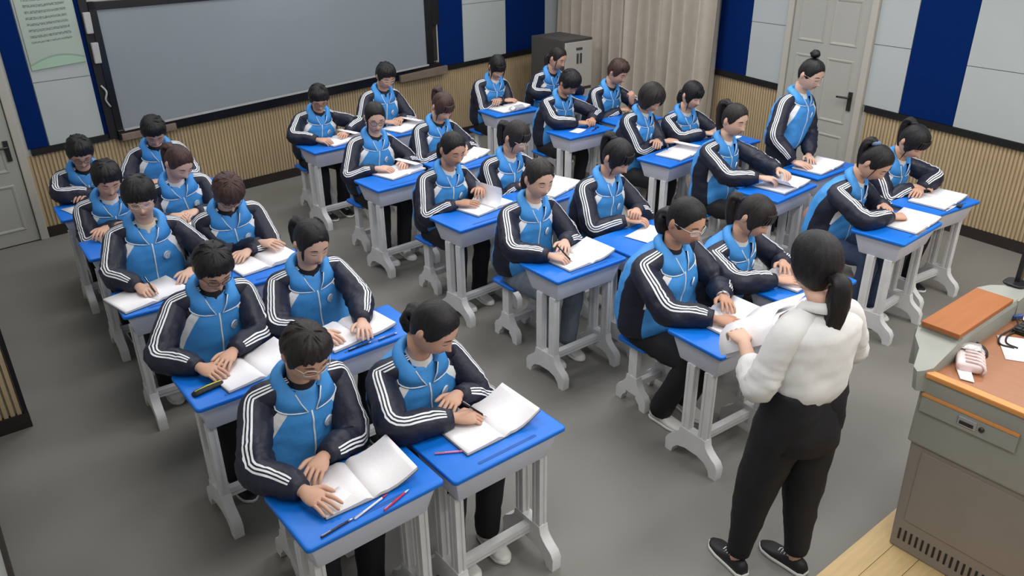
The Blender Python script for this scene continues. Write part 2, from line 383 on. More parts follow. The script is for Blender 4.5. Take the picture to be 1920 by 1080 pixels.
# --- doors
def door(fn, s0, s1, z1, name, label, hs, hz, hdir, mirror):
    root = empty(name, tuple(fn((s0+s1)/2, 0, 0)), 0, label); root['kind'] = 'structure'; off = np.array(root.location)
    def fn2(s, z, o): return fn(s, z, o)
    slab(fn2, rect(s0, s1, .01, z1), .005, .035, 'door_paint').obj('door_leaf', root, off=off, bevel=.002)
    w = s1-s0
    for (a, b) in ((.10, .46), (.54, .90)):                      # six raised fields
        for (c, d) in ((.07, .30), (.36, .66), (.72, .93)):
            q = (s0+a*w, s0+b*w, c*z1, d*z1); mb = MB()
            V = []
            for ins, o in ((0, .0352), (.008, .043), (.020, .041), (.030, .0352)):
                V += [fn2(q[0]+ins, q[2]+ins, o), fn2(q[1]-ins, q[2]+ins, o), fn2(q[1]-ins, q[3]-ins, o), fn2(q[0]+ins, q[3]-ins, o)]
            mb.add(V, [(r*4+k, r*4+(k+1) % 4, r*4+4+(k+1) % 4, r*4+4+k) for r in range(3) for k in range(4)], 'door_paint', flat=True)
            mb.obj('moulding', root, off=off)
    for (a, b, z0, z2) in ((s0-.075, s0-.006, 0, z1+.08), (s1+.006, s1+.075, 0, z1+.08), (s0-.006, s1+.006, z1+.008, z1+.08)):
        slab(fn2, rect(a, b, z0, z2), 0, .055, 'door_frame').obj('door_frame', root, off=off, bevel=.006)
    h = MB(); slab(fn2, rect(hs-.019, hs+.019, hz-.09, hz+.09), .035, .05, 'handle_metal', h)
    p = [fn(hs, hz+.04, .05), fn(hs, hz+.04, .085), fn(hs+hdir*.03, hz+.04, .09), fn(hs+hdir*.12, hz+.035, .088)]
    tube(h, catmull(p, 10), .010, 'handle_metal', 8)
    h.obj('handle', root, off=off)
    return root
door(bw, -.93, -.13, 1.86, 'door_1', 'grey panelled door at the left edge with tall handle plate', -.185, .86, -1, False)
door(rw, 1.575, 2.415, 2.06, 'door_2', 'pale panelled door behind the standing student', 1.635, .98, 1, True)
# --- pillar at the left wall, slats one by one
m = MB(); m.box((XL, 2.425, 0), (-.745, 3.05, CEIL), 'wall_paint'); pil = tag(m.obj('pillar'), 'pillar at the left edge clad in wood slats', kind='structure')
m = MB(); m.box((XL, 2.395, 0), (-.74, 2.43, .1), 'dark_base'); m.obj('skirting', pil, bevel=.003)
m = MB(); m.box((-.765, 2.395, .1), (-.742, 2.43, 1.0), 'dark_trim'); m.obj('corner_strip', pil)
sl = None
for k in range(8):
    if sl is None:
        m = MB(); m.prism([(-.0145, 2.425), (.0145, 2.425), (.011, 2.402), (-.011, 2.402)], 'z', .1, 1.0, 'wood_slat'); sl = m.obj('slat', pil); sl.location.x = -.785
    else:
        c = sl.copy(); COL.objects.link(c); c.parent = pil; c.location.x = -.785-k*.034
m = MB(); m.box((XL, YF, 0), (XL+.02, 2.395, .1), 'dark_base'); tag(m.obj('baseboard_left'), 'dark skirting at the lower left edge', kind='structure')
# --- whiteboard
b0 = tuple(bw(2.6, .8, 0)); root = empty('whiteboard', b0, 0, 'long grey-white board with black frame on the back wall', 'whiteboard'); off = np.array(b0)
zb = lambda x: .872+.034*(x-.75); zf_ = lambda x: .775+.028*(x-.65)
slab(bw, [(.80, zb(.80)), (4.45, zb(4.45)), (4.45, 1.95), (.80, 1.95)], .03, .045, 'board_surface').obj('writing_surface', root, off=off)
slab(bw, [(.74, zf_(.74)), (4.64, zf_(4.64)), (4.64, zb(4.64)), (.74, zb(.74))], .0, .075, 'board_frame').obj('frame', root, off=off, bevel=.005)
slab(bw, [(4.45, zb(4.45)), (4.55, zb(4.55)), (4.55, 2.02), (4.45, 2.02)], .0, .06, 'board_frame').obj('frame', root, off=off, bevel=.004)
slab(bw, [(.735, zf_(.735)), (.80, zf_(.80)), (.80, 2.02), (.735, 2.02)], .0, .06, 'board_frame').obj('frame', root, off=off, bevel=.004)
slab(bw, rect(.735, 4.55, 1.95, 2.02), .0, .06, 'board_frame').obj('frame', root, off=off, bevel=.004)
slab(bw, [(.80, zb(.8)-.012), (4.45, zb(4.45)-.012), (4.45, zb(4.45)+.006), (.80, zb(.8)+.006)], .07, .085, 'grey_plastic').obj('edge_strip', root, off=off)
slab(bw, [(.76, zf_(.76)-.005), (1.28, zf_(1.28)-.005), (1.28, zf_(1.28)+.06), (.76, zf_(.76)+.06)], .075, .10, 'board_tray').obj('tray', root, off=off, bevel=.004)
slab(bw, [(4.0, zf_(4.0)-.02), (4.72, zf_(4.72)-.03), (4.72, zf_(4.72)+.07), (4.0, zf_(4.0)+.06)], .075, .11, 'board_tray').obj('tray', root, off=off, bevel=.004)
slab(bw, rect(4.55, 4.63, 1.02, 1.45), .0, .03, 'dark_base').obj('side_strip', root, off=off)
slab(bw, rect(4.55, 4.66, 1.45, 2.3), .0, .06, 'black_plastic').obj('side_box', root, off=off)
root2 = empty('wall_conduit', tuple(bw(.71, 1.3, .02)), 0, 'black cable trunking with pale boxes beside the board, above the leftmost students', 'trunking'); off = np.array(root2.location)
slab(bw, rect(.665, .735, .80, 2.4), .018, .05, 'black_plastic').obj('trunk', root2, off=off)
for (z0, z1, a) in ((1.76, 1.94, .0), (1.50, 1.68, .01)):
    slab(bw, [(.672+a, z0), (.728+a, z0), (.735+a, z1), (.675+a, z1)], .05, .085, 'grey_plastic').obj('switch_box', root2, off=off, bevel=.006)
mb = MB(); tube(mb, catmull([bw(.69, 1.30, .06), bw(.72, 1.24, .075), bw(.70, 1.17, .07), bw(.73, 1.10, .06)], 14), .009, 'grey_plastic', 6); mb.obj('plug_lead', root2, off=off)
# --- poster
m = MB(); V = [bw(.175, 1.50, .03), bw(.622, 1.525, .03), bw(.622, 2.6, .03), bw(.175, 2.6, .03)]
m.add(V+[v+_bn*-.004 for v in V], [(0, 1, 2, 3), (7, 6, 5, 4), (0, 4, 5, 1), (1, 5, 6, 2), (2, 6, 7, 3), (3, 7, 4, 0)], 'poster_print', [[(0, 0), (1, 0), (1, 1), (0, 1)]]+[[(0, .5)]*4]*5, flat=True)
p0 = np.array(bw(.4, 1.5, .03)); o = m.obj('poster', off=p0); o.location = p0; tag(o, 'pale green printed poster with rows of text on left wall panel', 'poster')
# --- curtains on the side wall
def curtain(y0, y1, n, amp, label, seed, z0=.06):
    mb = MB(); N = int(n*14); V = []; Z = [z0, .5, 1.0, 1.5, 2.0, 2.5, 2.9]
    for iz, z in enumerate(Z):
        for i in range(N+1):
            t = i/N; ph = t*n*2*PI+.9*math.sin(t*9+seed)+.25*math.sin(z*1.3+t*20)
            o = .15+amp*math.sin(ph)*(1.1-.12*z)+.02*math.sin(ph*2.3+seed)+.012*math.sin(z*2+t*31)
            V.append(rw(y0+(y1-y0)*t+.025*math.cos(ph), z, o))
    V = np.array(V); F = []; K = N+1; L = len(V)
    back = V-_rn*.006
    for a in range(len(Z)-1):
        for i in range(N):
            F.append((a*K+i, a*K+i+1, (a+1)*K+i+1, (a+1)*K+i)); F.append((L+a*K+i+1, L+a*K+i, L+(a+1)*K+i, L+(a+1)*K+i+1))
    mb.add(np.vstack([V, back]), F, 'curtain'); p = rw((y0+y1)/2, 0, .15); o = mb.obj('curtain', off=p); o.location = p
    tag(o, label, 'curtain', 'beige curtains on the side wall'); return o
curtain(3.29, 4.80, 7.5, .075, 'beige pleated curtain hanging next to the blue wall panel', 1.); curtain(4.74, 6.16, 7, .07, 'beige pleated curtain hanging in the corner behind the cabinet', 4.)
mb = MB(); tube(mb, [rw(3.4, 2.93, .15), rw(6.15, 2.93, .15)], .014, 'silver', 10); p = rw(4.8, 2.93, .15); o = mb.obj('curtain_rail', off=p); o.location = p; tag(o, 'metal rail holding both beige curtains', 'curtain rail')
# --- steel cabinet in the corner
cx0, cx1, cy0, cy1, ch = 5.80, 6.28, 5.02, 5.66, 1.25
root = empty('filing_cabinet', ((cx0+cx1)/2, (cy0+cy1)/2, 0), 0, 'dark-sided steel cabinet with pale doors in the far corner', 'cabinet'); off = np.array(root.location)
m = MB(); m.box((cx0, cy0+.02, 0), (cx1, cy1, ch), 'cabinet_dark'); m.obj('body', root, off=off, bevel=.004)
for (a, b) in ((cy0, 0),):
    for z0, z1 in ((.06, .62), (.66, ch-.03)):
        m = MB(); m.box((cx0+.015, cy0, z0), (cx1-.015, cy0+.02, z1), 'cabinet_light'); d = m.obj('door', root, off=off, bevel=.004)
        m = MB(); m.box((cx0+.20, cy0-.012, z1-.26), (cx0+.225, cy0, z1-.14), 'cabinet_dark'); m.obj('handle', d, off=off)
        m = MB(); m.box((cx0+.255, cy0-.012, z1-.26), (cx0+.28, cy0, z1-.14), 'cabinet_dark'); m.obj('handle', d, off=off)
        m = MB(); m.box((cx0+.19, cy0-.006, z1-.10), (cx0+.29, cy0, z1-.07), 'cabinet_dark'); m.obj('label_plate', d, off=off)
# --- platform under the podium, planks one by one
PZ = .05
root = empty('platform', (3.9, -2.2, 0), 0, 'low wooden platform carrying the podium'); root['kind'] = 'structure'; off = np.array(root.location)
m = MB(); m.box((1.55, YF, 0), (6.2, -1.20, PZ-.02), 'wood_gap'); m.obj('base', root, off=off)
mat('plank_wood', rgb(206, 178, 128), .45, .1, 4, .05, 30, stretch=(.8, 8, 1))
pl = None; y = -1.195; k = 0
while y > YF+.1:
    if pl is None:
        m = MB(); m.box((1.54, -.118, PZ-.02), (6.2, 0, PZ), 'plank_wood'); pl = m.obj('plank', root, off=(0, 0, 0), bevel=.002); pl.location = (-3.9, y+2.2, 0)
    else:
        c = pl.copy(); COL.objects.link(c); c.parent = root; c.location = (-3.9, y+2.2, 0)
    y -= .12
# ------------------------------------------------------------------ desks and stools
DH = .76
def rounded_rect(w, d, r, n=4):
    P = []
    for cx, cy, a in ((w/2-r, d/2-r, 0), (-w/2+r, d/2-r, PI/2), (-w/2+r, -d/2+r, PI), (w/2-r, -d/2+r, 1.5*PI)):
        for i in range(n+1): P.append((cx+r*math.cos(a+PI/2*i/n), cy+r*math.sin(a+PI/2*i/n)))
    return np.array(P)
def slab_round(mb, w, d, z0, z1, r, m, edge=.006, c=(0, 0)):
    prof = [(-edge, z0), (0, z0+edge), (0, z1-edge), (-.3*edge, z1-.3*edge), (-edge*1.2, z1)]
    rings = []
    for o, z in prof:
        P = rounded_rect(w+2*o, d+2*o, r+o*.5); rings.append(np.column_stack([P[:, 0]+c[0], P[:, 1]+c[1], np.full(len(P), z)]))
    add_rings(mb, rings, m); return mb
def foot_profile(yc, half, zt=.17, pw=.06):
    """arched foot: broad middle that carries the posts, two toes on the floor"""
    t = .046
    up = [(-half-.010, .0), (-half-.013, .070), (-half+.004, .100), (-half+.034, .120), (-pw-.026, .140), (-pw-.008, .162), (-pw, .20)]
    up = up+[(-a, b) for a, b in reversed(up)]
    dn = [(half-t+.012, .0), (half-t+.002, .034), (half-t-.028, .066), (.045, .082), (-.045, .082), (-half+t+.028, .066), (-half+t-.002, .034), (-half+t-.012, .0)]
    return [(p+yc, z) for p, z in up+dn]
def foot_mesh(mb, x, yc, half, th, pw):
    P = foot_profile(yc, half, .17, pw)
    V = []; n = len(P)
    for q in (x-th/2, x+th/2):
        for p, z in P: V.append((q, p, z))
    F = [(i, (i+1) % n, n+(i+1) % n, n+i) for i in range(n)]
    # side faces split so that the arch stays clean: bridge outer (0..13) with inner (14..21)
    outer = list(range(14)); inner = [21, 20, 19, 18, 17, 16, 15, 14]
    mapping = [0, 1, 1, 2, 2, 3, 3, 4, 4, 5, 5, 6, 6, 7]
    tris = []
    for a in range(13):
        i0, i1 = inner[mapping[a]], inner[mapping[a+1]]
        if i0 == i1: tris.append((outer[a], outer[a+1], i0))
        else: tris.append((outer[a], outer[a+1], i1, i0))
    F += tris+[tuple(n+i for i in reversed(t)) for t in tris]
    mb.add(V, F, 'leg_grey', flat=True)
def smooth(o, ang=40):
    o.data.polygons.foreach_set('use_smooth', [True]*len(o.data.polygons)); o.data.set_sharp_from_angle(angle=math.radians(ang)); return o
def make_desk():
    root = empty('school_desk')
    m = MB(); slab_round(m, .58, .37, DH-.024, DH, .018, 'desk_blue'); top = m.obj('desktop', root)
    g = MB(); slab_round(g, .30, .016, DH-.004, DH+.0012, .007, 'desk_groove_shade', .001, (.0, -.148)); g.obj('pen_groove', top)  # no recess cut: a darker blue strip paints the groove's shade onto the top
    m = MB()
    V = [(-.235, -.125, .595), (.235, -.125, .595), (.235, .125, .595), (-.235, .125, .595), (-.268, -.160, DH-.024), (.268, -.160, DH-.024), (.268, .160, DH-.024), (-.268, .160, DH-.024)]
    m.hexa(V, 'desk_grey'); smooth(m.obj('drawer_box', root, bevel=.010))
    for sx in (-1, 1):
        x = sx*.225
        for y in (-.085, .035):
            p = MB(); w = .026
            p.prism([(x-.021, y-w), (x-.008, y-w), (x-.006, y-w+.005), (x+.006, y-w+.005), (x+.008, y-w), (x+.021, y-w), (x+.021, y-.010), (x+.017, y-.007), (x+.017, y+.007), (x+.021, y+.010), (x+.021, y+w), (x-.021, y+w), (x-.021, y+.010), (x-.017, y+.007), (x-.017, y-.007), (x-.021, y-.010)], 'z', .165, .60, 'leg_grey')
            p.obj('post', root)
        f = MB(); foot_mesh(f, x, -.025, .172, .05, .088); smooth(f.obj('foot', root))
    s = MB(); s.box((-.205, -.045, .125), (.205, -.005, .172), 'leg_grey'); s.box((-.205, -.047, .143), (.205, -.003, .147), 'leg_groove'); s.obj('stretcher', root)
    return root
def make_stool():
    root = empty('school_stool')
    m = MB(); slab_round(m, .34, .25, .412, .438, .035, 'desk_blue', .008); m.obj('seat', root)
    m = MB(); m.box((-.13, -.08, .385), (.13, .08, .412), 'desk_grey'); m.obj('seat_support', root, bevel=.004)
    for sx in (-1, 1):
        x = sx*.12; p = MB(); w = .034
        p.prism([(x-.018, -w), (x+.018, -w), (x+.018, -.012), (x+.014, -.008), (x+.014, .008), (x+.018, .012), (x+.018, w), (x-.018, w), (x-.018, .012), (x-.014, .008), (x-.014, -.008), (x-.018, -.012)], 'z', .15, .39, 'leg_grey'); p.obj('post', root)
        f = MB(); foot_mesh(f, x, 0, .115, .044, .042); smooth(f.obj('foot', root))
    s = MB(); s.box((-.105, -.018, .115), (.105, .018, .155), 'leg_grey'); s.obj('stretcher', root)
    return root
# ------------------------------------------------------------------ books
def sheet(mb, prof, d, m, y0=None, th=.0009, tilt=0.):
    """thin curved leaf: prof = [(x,z)...] swept over depth d"""
    prof = np.asarray(prof, float); n = len(prof); V = []
    rows = 4
    for r in range(rows):
        t = r/(rows-1); y = -d/2+d*t
        for x, z in prof: V.append((x, y, z))
    V = np.array(V); F = []; UV = []
    x0, x1 = prof[0, 0], prof[-1, 0]
    s = np.concatenate([[0], np.cumsum(np.hypot(*np.diff(prof, axis=0).T))]); s = s/s[-1]
    for r in range(rows-1):
        for i in range(n-1):
            F.append((r*n+i, r*n+i+1, (r+1)*n+i+1, (r+1)*n+i)); UV.append([(s[i], r/(rows-1)), (s[i+1], r/(rows-1)), (s[i+1], (r+1)/(rows-1)), (s[i], (r+1)/(rows-1))])
    L = len(V); B = V.copy(); B[:, 2] -= th
    F2 = [tuple(L+a for a in reversed(f)) for f in F]
    edge = []
    ring = [i for i in range(n)]+[r*n+n-1 for r in range(1, rows)]+[(rows-1)*n+i for i in range(n-2, -1, -1)]+[r*n for r in range(rows-2, 0, -1)]
    for a, b in zip(ring, ring[1:]+ring[:1]): edge.append((a, L+a, L+b, b))
    mb.add(np.vstack([V, B]), F+F2+edge, m, UV+UV+[[(0, 0)]*4]*len(edge)); return mb
def block(mb, prof, d, zb):
    """page block under a curved top profile"""
    prof = np.asarray(prof, float); n = len(prof); V = []
    for y in (-d/2, d/2):
        for x, z in prof: V.append((x, y, z))
        for (x, z), b in zip(prof, zb): V.append((x, y, b))
    F = []; UV = []; K = 2*n
    s = np.linspace(0, 1, n)
    for i in range(n-1):
        F.append((i, i+1, K+i+1, K+i)); UV.append([(s[i], 0), (s[i+1], 0), (s[i+1], 1), (s[i], 1)])
    m0 = len(F)
    for i in range(n-1):
        F.append((n+i+1, n+i, K+n+i, K+n+i+1)); F.append((i+1, i, n+i, n+i+1)); F.append((K+i, K+i+1, K+n+i+1, K+n+i))
    F.append((0, K, K+n, n)); F.append((n-1, 2*n-1, K+2*n-1, K+n-1))
    UV += [[(0, 0)]*4]*(len(F)-m0)
    k = len(mb.M); mb.add(V, F, 'page', UV); e = mb.mi('paper_edge')
    for i in range(k+m0, len(mb.M)): mb.M[i] = e; mb.flat[i] = True
def make_book(w=.38, d=.26, thl=.012, thr=.012, lift=0., roll=False, turn=None, cover='book_cover', leaf=None):
    """open book; local x along the spread (student right to left), origin on the desk"""
    root = empty('open_book'); h = w/2
    xs = np.array([0, .012, .03, .06, .10, .14, .17, 1.0]); xs = xs[:7].tolist()+[h]
    def prof(sgn, th, lf):
        P = []
        for x in xs:
            u = x/h; z = .004+th*min(1, (x/.03)**.6)*(1-.25*u)+.004*math.exp(-((x-.035)/.025)**2)*(th > .004)+lf*max(0, u-.25)**1.6*1.4
            P.append((sgn*x, z))
        return P
    for sgn, th, lf, nm in ((-1, thl, 0., 'pages'), (1, thr, lift, 'pages')):
        mb = MB(); P = prof(sgn, th, lf); zb = [max(.0025, z-th*(1-.0*abs(x)/h)-.001) if lf else .0025 for x, z in P]
        block(mb, P, d, zb); mb.obj(nm, root)
        c = MB(); Q = [(x, (b if lf else .0025)) for (x, z), b in zip(P, zb)]; Q[-1] = (Q[-1][0]+sgn*.003, Q[-1][1]); sheet(c, Q, d+.006, cover, th=.0018); c.obj('cover', root)
    if roll:   # leaves folded over into a soft roll on the student's left
        mb = MB(); a = np.linspace(-.5, PI*1.15, 12); R = .026
        P = [(h*.40+R*1.5*math.sin(q)*.9+.04, .020+R-R*math.cos(q)) for q in a]
        P = [(h*.15, .018), (h*.45, .018)]+[(h*.62+R*1.6*math.sin(q), .018+R*.95*(1-math.cos(q))) for q in np.linspace(.2, PI*1.05, 10)]+[(h*.40, .018+R*1.9)]
        sheet(mb, P, d, 'page', th=.003); mb.obj('rolled_leaf', root)
    if turn is not None:  # a leaf held up by a hand
        mb = MB(); sg, ang = turn; P = [(0, .015)]
        for k in range(1, 8):
            q = k/7; P.append((sg*h*.95*q*math.cos(ang*q**.5), .015+h*.95*q*math.sin(ang*q**.5)*.8))
        sheet(mb, P, d, 'page'); mb.obj('turned_leaf', root)
    if leaf:   # curled small corner / loose slip
        mb = MB(); sheet(mb, [(-.05, .012), (-.02, .016), (.02, .018), (.05, .012)], .075, 'paper'); o = mb.obj('folded_corner', root); o.location = leaf; o.rotation_euler = (0, 0, .4)
    return root
def make_paper(w=.26, d=.19, layers=2):
    root = empty('paper_sheet'); r = random.Random(int(w*1000+d*77))
    for k in range(layers):
        mb = MB(); z = .0015+.0016*k; sheet(mb, [(-w/2, z+.003), (-w/4, z), (0, z), (w/4, z+.0015), (w/2, z+.006)], d, 'page'); o = mb.obj('sheet', root); o.location = (.012*k, -.008*k, 0); o.rotation_euler = (0, 0, .06*k)
    return root
def make_pen(body, tip, L=.14, r=.0045, clip='silver'):
    root = empty('pen')
    m = MB(); tube(m, [(-L/2, 0, r), (-L/2+.004, 0, r), (L*.30, 0, r), (L*.32, 0, r)], [r*.7, r, r, r*.9], body, 8); m.obj('barrel', root)
    m = MB(); tube(m, [(L*.32, 0, r), (L*.42, 0, r), (L*.5, 0, r)], [r*.95, r*.7, r*.15], tip, 8); m.obj('tip', root)
    m = MB(); m.box((-L/2+.004, -.0012, 2*r-.0005), (-L/2+.042, .0012, 2*r+.0016), clip); m.obj('clip', root)
    return root
def place(root, loc, rz, label, cat, group=None):
    root.location = loc; root.rotation_euler = (0, 0, rz); tag(root, label, cat, group); return root
# ------------------------------------------------------------------ people
HA, HB, HC, HP = .077, .098, .122, 2.35
def feat(x, z, sex):
    g = lambda cx, cz, sx, sz, a: a*np.exp(-((x-cx)/sx)**2-((z-cz)/sz)**2)
    y = 0*x
    y = y-g(0, -.030, .0125, .014, .019)-g(0, -.008, .009, .022, .010)-g(0, -.036, .020, .008, .006)   # nose
    for s in (-1, 1):
        y = y+g(s*.031, .010, .016, .011, .0075)-g(s*.030, .030, .022, .009, .003)-g(s*.031, .009, .012, .007, .003)   # sockets, brows, lids
        y = y-g(s*.043, -.030, .020, .022, .004)                                                  # cheeks
    y = y-g(0, -.062, .022, .011, .006)+g(0, -.0635, .020, .0025, .0025)-g(0, -.098, .022, .018, .008)+g(0, -.080, .02, .007, .003)
    return y
def head_pts(phi, th, sex='m', features=True):
    x = np.sin(th)*np.sin(phi); y = -np.sin(th)*np.cos(phi); z = np.cos(th)
    k = (np.abs(x)**HP+np.abs(y)**HP+np.abs(z)**HP)**(-1/HP); x, y, z = x*k, y*k, z*k
    s = np.maximum(0, -z); jaw = .26 if sex == 'm' else .31
    X = HA*x*(1-jaw*s**1.8); Z = HC*z
    Y = HB*y*np.where(y > 0, 1-.42*s**1.2, 1-.06*s**3)
    if features: Y = Y+np.where(y < 0, feat(X, Z, sex)*np.clip(-y*2.2, 0, 1), 0)
    return np.stack([X, Y, Z], -1)
def front_y(x, z, sex='m'):
    zz = z/HC; s = np.maximum(0, -zz); jaw = .26 if sex == 'm' else .31; ax = HA*(1-jaw*s**1.8)
    yy = -np.maximum(1e-6, 1-np.abs(x/ax)**HP-np.abs(zz)**HP)**(1/HP)
    return HB*yy*(1-.06*s**3)+feat(x, z, sex)
def strip(mb, xs, zc, h, m, T, sex, out=.0012):
    """little band lying on the face"""
    xs = np.asarray(xs, float); zc = np.asarray(zc, float); h = np.asarray(h, float)*np.ones(len(xs))
    rows = []
    for k in (-.5, 0, .5):
        z = zc+k*h; rows.append(np.stack([xs, front_y(xs, z, sex)-out*(1.0 if k == 0 else .5), z], -1))
    V = T(np.concatenate(rows)); n = len(xs); F = []
    for r in range(2):
        for i in range(n-1): F.append((r*n+i, r*n+i+1, (r+1)*n+i+1, (r+1)*n+i))
    mb.add(V, F, m)
HAIRLINE = {
 'short': ([0, 25, 48, 62, 72, 84, 96, 108, 125, 150, 180], [62, 64, 70, 92, 103, 96, 86, 100, 122, 128, 130]),
 'fringe': ([0, 25, 48, 62, 72, 84, 96, 108, 125, 150, 180], [76, 78, 82, 98, 108, 100, 90, 104, 124, 130, 132]),
 'tied': ([0, 25, 45, 62, 75, 88, 100, 115, 140, 180], [50, 54, 66, 86, 96, 90, 92, 108, 122, 124]),
 'bangs': ([0, 25, 45, 60, 72, 84, 98, 115, 140, 180], [80, 80, 88, 112, 116, 100, 92, 108, 122, 124]),
 'sleek': ([0, 25, 45, 60, 74, 90, 110, 140, 180], [52, 56, 70, 98, 120, 126, 132, 138, 138]),
 'bob': ([0, 25, 42, 56, 70, 90, 120, 150, 180], [70, 76, 92, 122, 134, 138, 140, 140, 140]),
}
def Rh_back(D): a = math.radians(D['yaw']); return np.array([-math.sin(a), math.cos(a), 0.])
def make_hair(D, T, root, off, TH, sd):
    style = D['hair']; m = D.get('hcol', 'hair_black'); mb = MB(); NU, NV = 72, 22
    deg, lim = HAIRLINE[style]
    ph = 2*PI*np.arange(NU)/NU-PI; base = np.interp(np.abs(np.degrees(ph)), deg, lim)
    jag = np.array([3.2*nz((math.cos(p)*6, math.sin(p)*6, sd), 1.6)+2.2*nz((math.cos(p)*20, math.sin(p)*20, sd), 1.0) for p in ph])
    part = D.get('part', .25)
    tm = np.radians(base+jag*(1.6 if style in ('short', 'fringe', 'bangs') else .7))
    thick = {'short': .019, 'fringe': .020, 'tied': .011, 'bangs': .013, 'bob': .021, 'sleek': .014}[style]
    rings = []
    for i in range(NV+2):
        f = min(1, (i+.4)/NV); th = tm*f
        P = head_pts(ph, th, 'm', False)
        n = P/np.array([HA, HB, HC])**2; n /= np.linalg.norm(n, axis=1)[:, None]
        t = thick*(1-.72*f**3.0)*np.ones(NU)
        if style == 'bob': t = thick*(.75+.45*np.sin(np.minimum(1, f*1.05)*PI*.55))*np.ones(NU); t = t*np.where(np.abs(ph) < .7, .6, 1)
        if style in ('short', 'fringe'): t += .007*np.exp(-((f-.62)/.3)**2)*(np.cos(ph) > -.3)
        st = np.array([nz((math.cos(p)*5, math.sin(p)*5, f*1.4+sd), 2.1) for p in ph])*.5+np.array([nz((math.cos(p)*15, math.sin(p)*15, f*1.1-sd), 1.3) for p in ph])*.5
        t = t*(1+.42*st*min(1, f*2.2))
        if style in ('tied', 'bangs', 'bob', 'sleek'): t -= .004*np.exp(-((np.degrees(ph)-part*40)/9)**2)*(f < .75)*min(1, f*3)
        if i == NV+1: t = t*0-.004
        if i == NV: t = t*.75
        rings.append(P+n*t[:, None])
    R = np.array(rings); F, UV = grid_faces(NV+2, NU)
    top = R[0].mean(0)+np.array([0, 0, .001]); V = np.vstack([R.reshape(-1, 3), top])
    F += [(j, len(V)-1, (j+1) % NU) for j in range(NU)]; UV += [[(0, 0)]*3]*NU
    mb.add(T(V), F, m, UV)
    # separate locks: fringe strands and strands beside the face
    rl = random.Random(int(sd*100))
    def lock(p0, p1, p2, p3, w0, w1):
        P = catmull([p0, p1, p2, p3], 9); q = np.linspace(0, 1, 9); wd = w0*(1-q)**.6+w1*q+.001
        add_rings(mb, T(tube_rings(P, wd*.32, wd, np.array([0, -1., .2]), 8).reshape(-1, 3)).reshape(9, 8, 3), m)
    if style in ('bangs', 'fringe'):
        for k in range(7 if style == 'bangs' else 5):
            x = -.05+.1*k/(6 if style == 'bangs' else 4)+rl.uniform(-.004, .004); z2 = rl.uniform(.016, .030)+(.012 if style == 'fringe' else 0)
            fy = lambda xx, zz: float(front_y(np.array([xx]), np.array([zz]))[0])
            xc = max(-.058, min(.058, x*1.08))
            lock((x*.7, fy(x*.7, .085)-.012, .088), (x*.9, fy(x*.9, .064)-.015, .064), (xc, fy(xc, .045)-.012, .045), (xc+rl.uniform(-.006, .006), fy(xc, z2)-.008, z2), .013, .002)
    if style in ('bangs', 'tied'):
        for s in (-1, 1):
            if rl.random() < (.95 if style == 'bangs' else .45):
                ln = rl.uniform(.06, .11) if style == 'bangs' else rl.uniform(.03, .07)
                lock((s*.060, -.052, .05), (s*.071, -.052, .015), (s*.073, -.055, -.02), (s*.069, -.060, -.02-ln), .010, .002)
    if style in ('short', 'fringe'):
        for k in range(26):
            a = rl.uniform(-PI, PI); t0 = rl.uniform(.1, .9); p = head_pts(np.array([a]), np.array([t0]), 'm', False)[0]; n = unit(p)
            q = head_pts(np.array([a+rl.uniform(-.25, .25)]), np.array([t0+.36]), 'm', False)[0]; n2 = unit(q)
            lock(p+n*.010, p*.6+q*.4+n*.0185, p*.3+q*.7+n2*.0185, q+n2*(.013+rl.uniform(0, .005)), .011, .002)
    hair = mb.obj('hair', root, off=off)
    tail = D.get('tail')
    if tail:
        kind = tail; th0 = {'high': 52, 'mid': 78, 'low': 104, 'bun': 22}[kind]; pt = math.radians(180-D.get('tail_side', 0))
        p0 = head_pts(np.array([pt]), np.array([math.radians(th0)]), 'm', False)[0]; o = unit(p0*np.array([1, 1, .9])); pw = T(np.array([p0+o*.006]))[0]; ow = unit(T(np.array([p0+o*.1]))[0]-T(np.array([p0]))[0])
        if kind == 'bun':
            b = MB(); c = pw+ow*.038; ax = unit(np.cross(ow, (1, .2, .1))); R = np.stack([ax, np.cross(ow, ax), ow], 1)
            V = []; nu, nv = 28, 14
            for i in range(nv+1):
                t = PI*i/nv
                for j in range(nu):
                    a = 2*PI*j/nu; r = .037*(1+.07*math.sin(3*a+5*t)+.04*math.sin(9*a+7*t)); V.append(c+R@np.array([r*math.sin(t)*math.cos(a)*1.08, r*math.sin(t)*math.sin(a)*1.08, r*.86*math.cos(t)]))
            F, UV = grid_faces(nv+1, nu); b.add(V, F, m, UV); b.obj('bun', hair, off=off)
        else:
            L = D.get('tail_len', .26); dn = np.array([0, 0, -1.]); k = {'high': .075, 'mid': .055, 'low': .03}[kind]
            bk = Rh_back(D); P = [pw-ow*.015, pw+ow*.03, pw+ow*(k+.012)+dn*.03, pw+ow*(k+.012)+dn*L*.4, pw+ow*k*.9+dn*L*.72, pw+ow*k*.55+dn*L]
            if kind in ('high', 'mid'): P = [pw-ow*.012, pw+ow*.018+bk*.016, pw+bk*.056+ow*.012+dn*.004, pw+bk*.078+dn*.07, pw+bk*.074+dn*.6*L, pw+bk*.055+dn*L]
            C = catmull(P, 24); q = np.linspace(0, 1, 24); rad = np.interp(q, [0, .12, .25, .5, .75, .92, 1], [.022, .022, .034, .041, .036, .020, .004])*D.get('tail_w', 1.)
            n0 = unit(np.cross(C[1]-C[0], (1, 0, .1)))
            RR = tube_rings(C, rad*.85, rad*1.1, n0, 22); T_, n_, b_ = frames(C, n0)
            ang = 2*PI*np.arange(22)/22
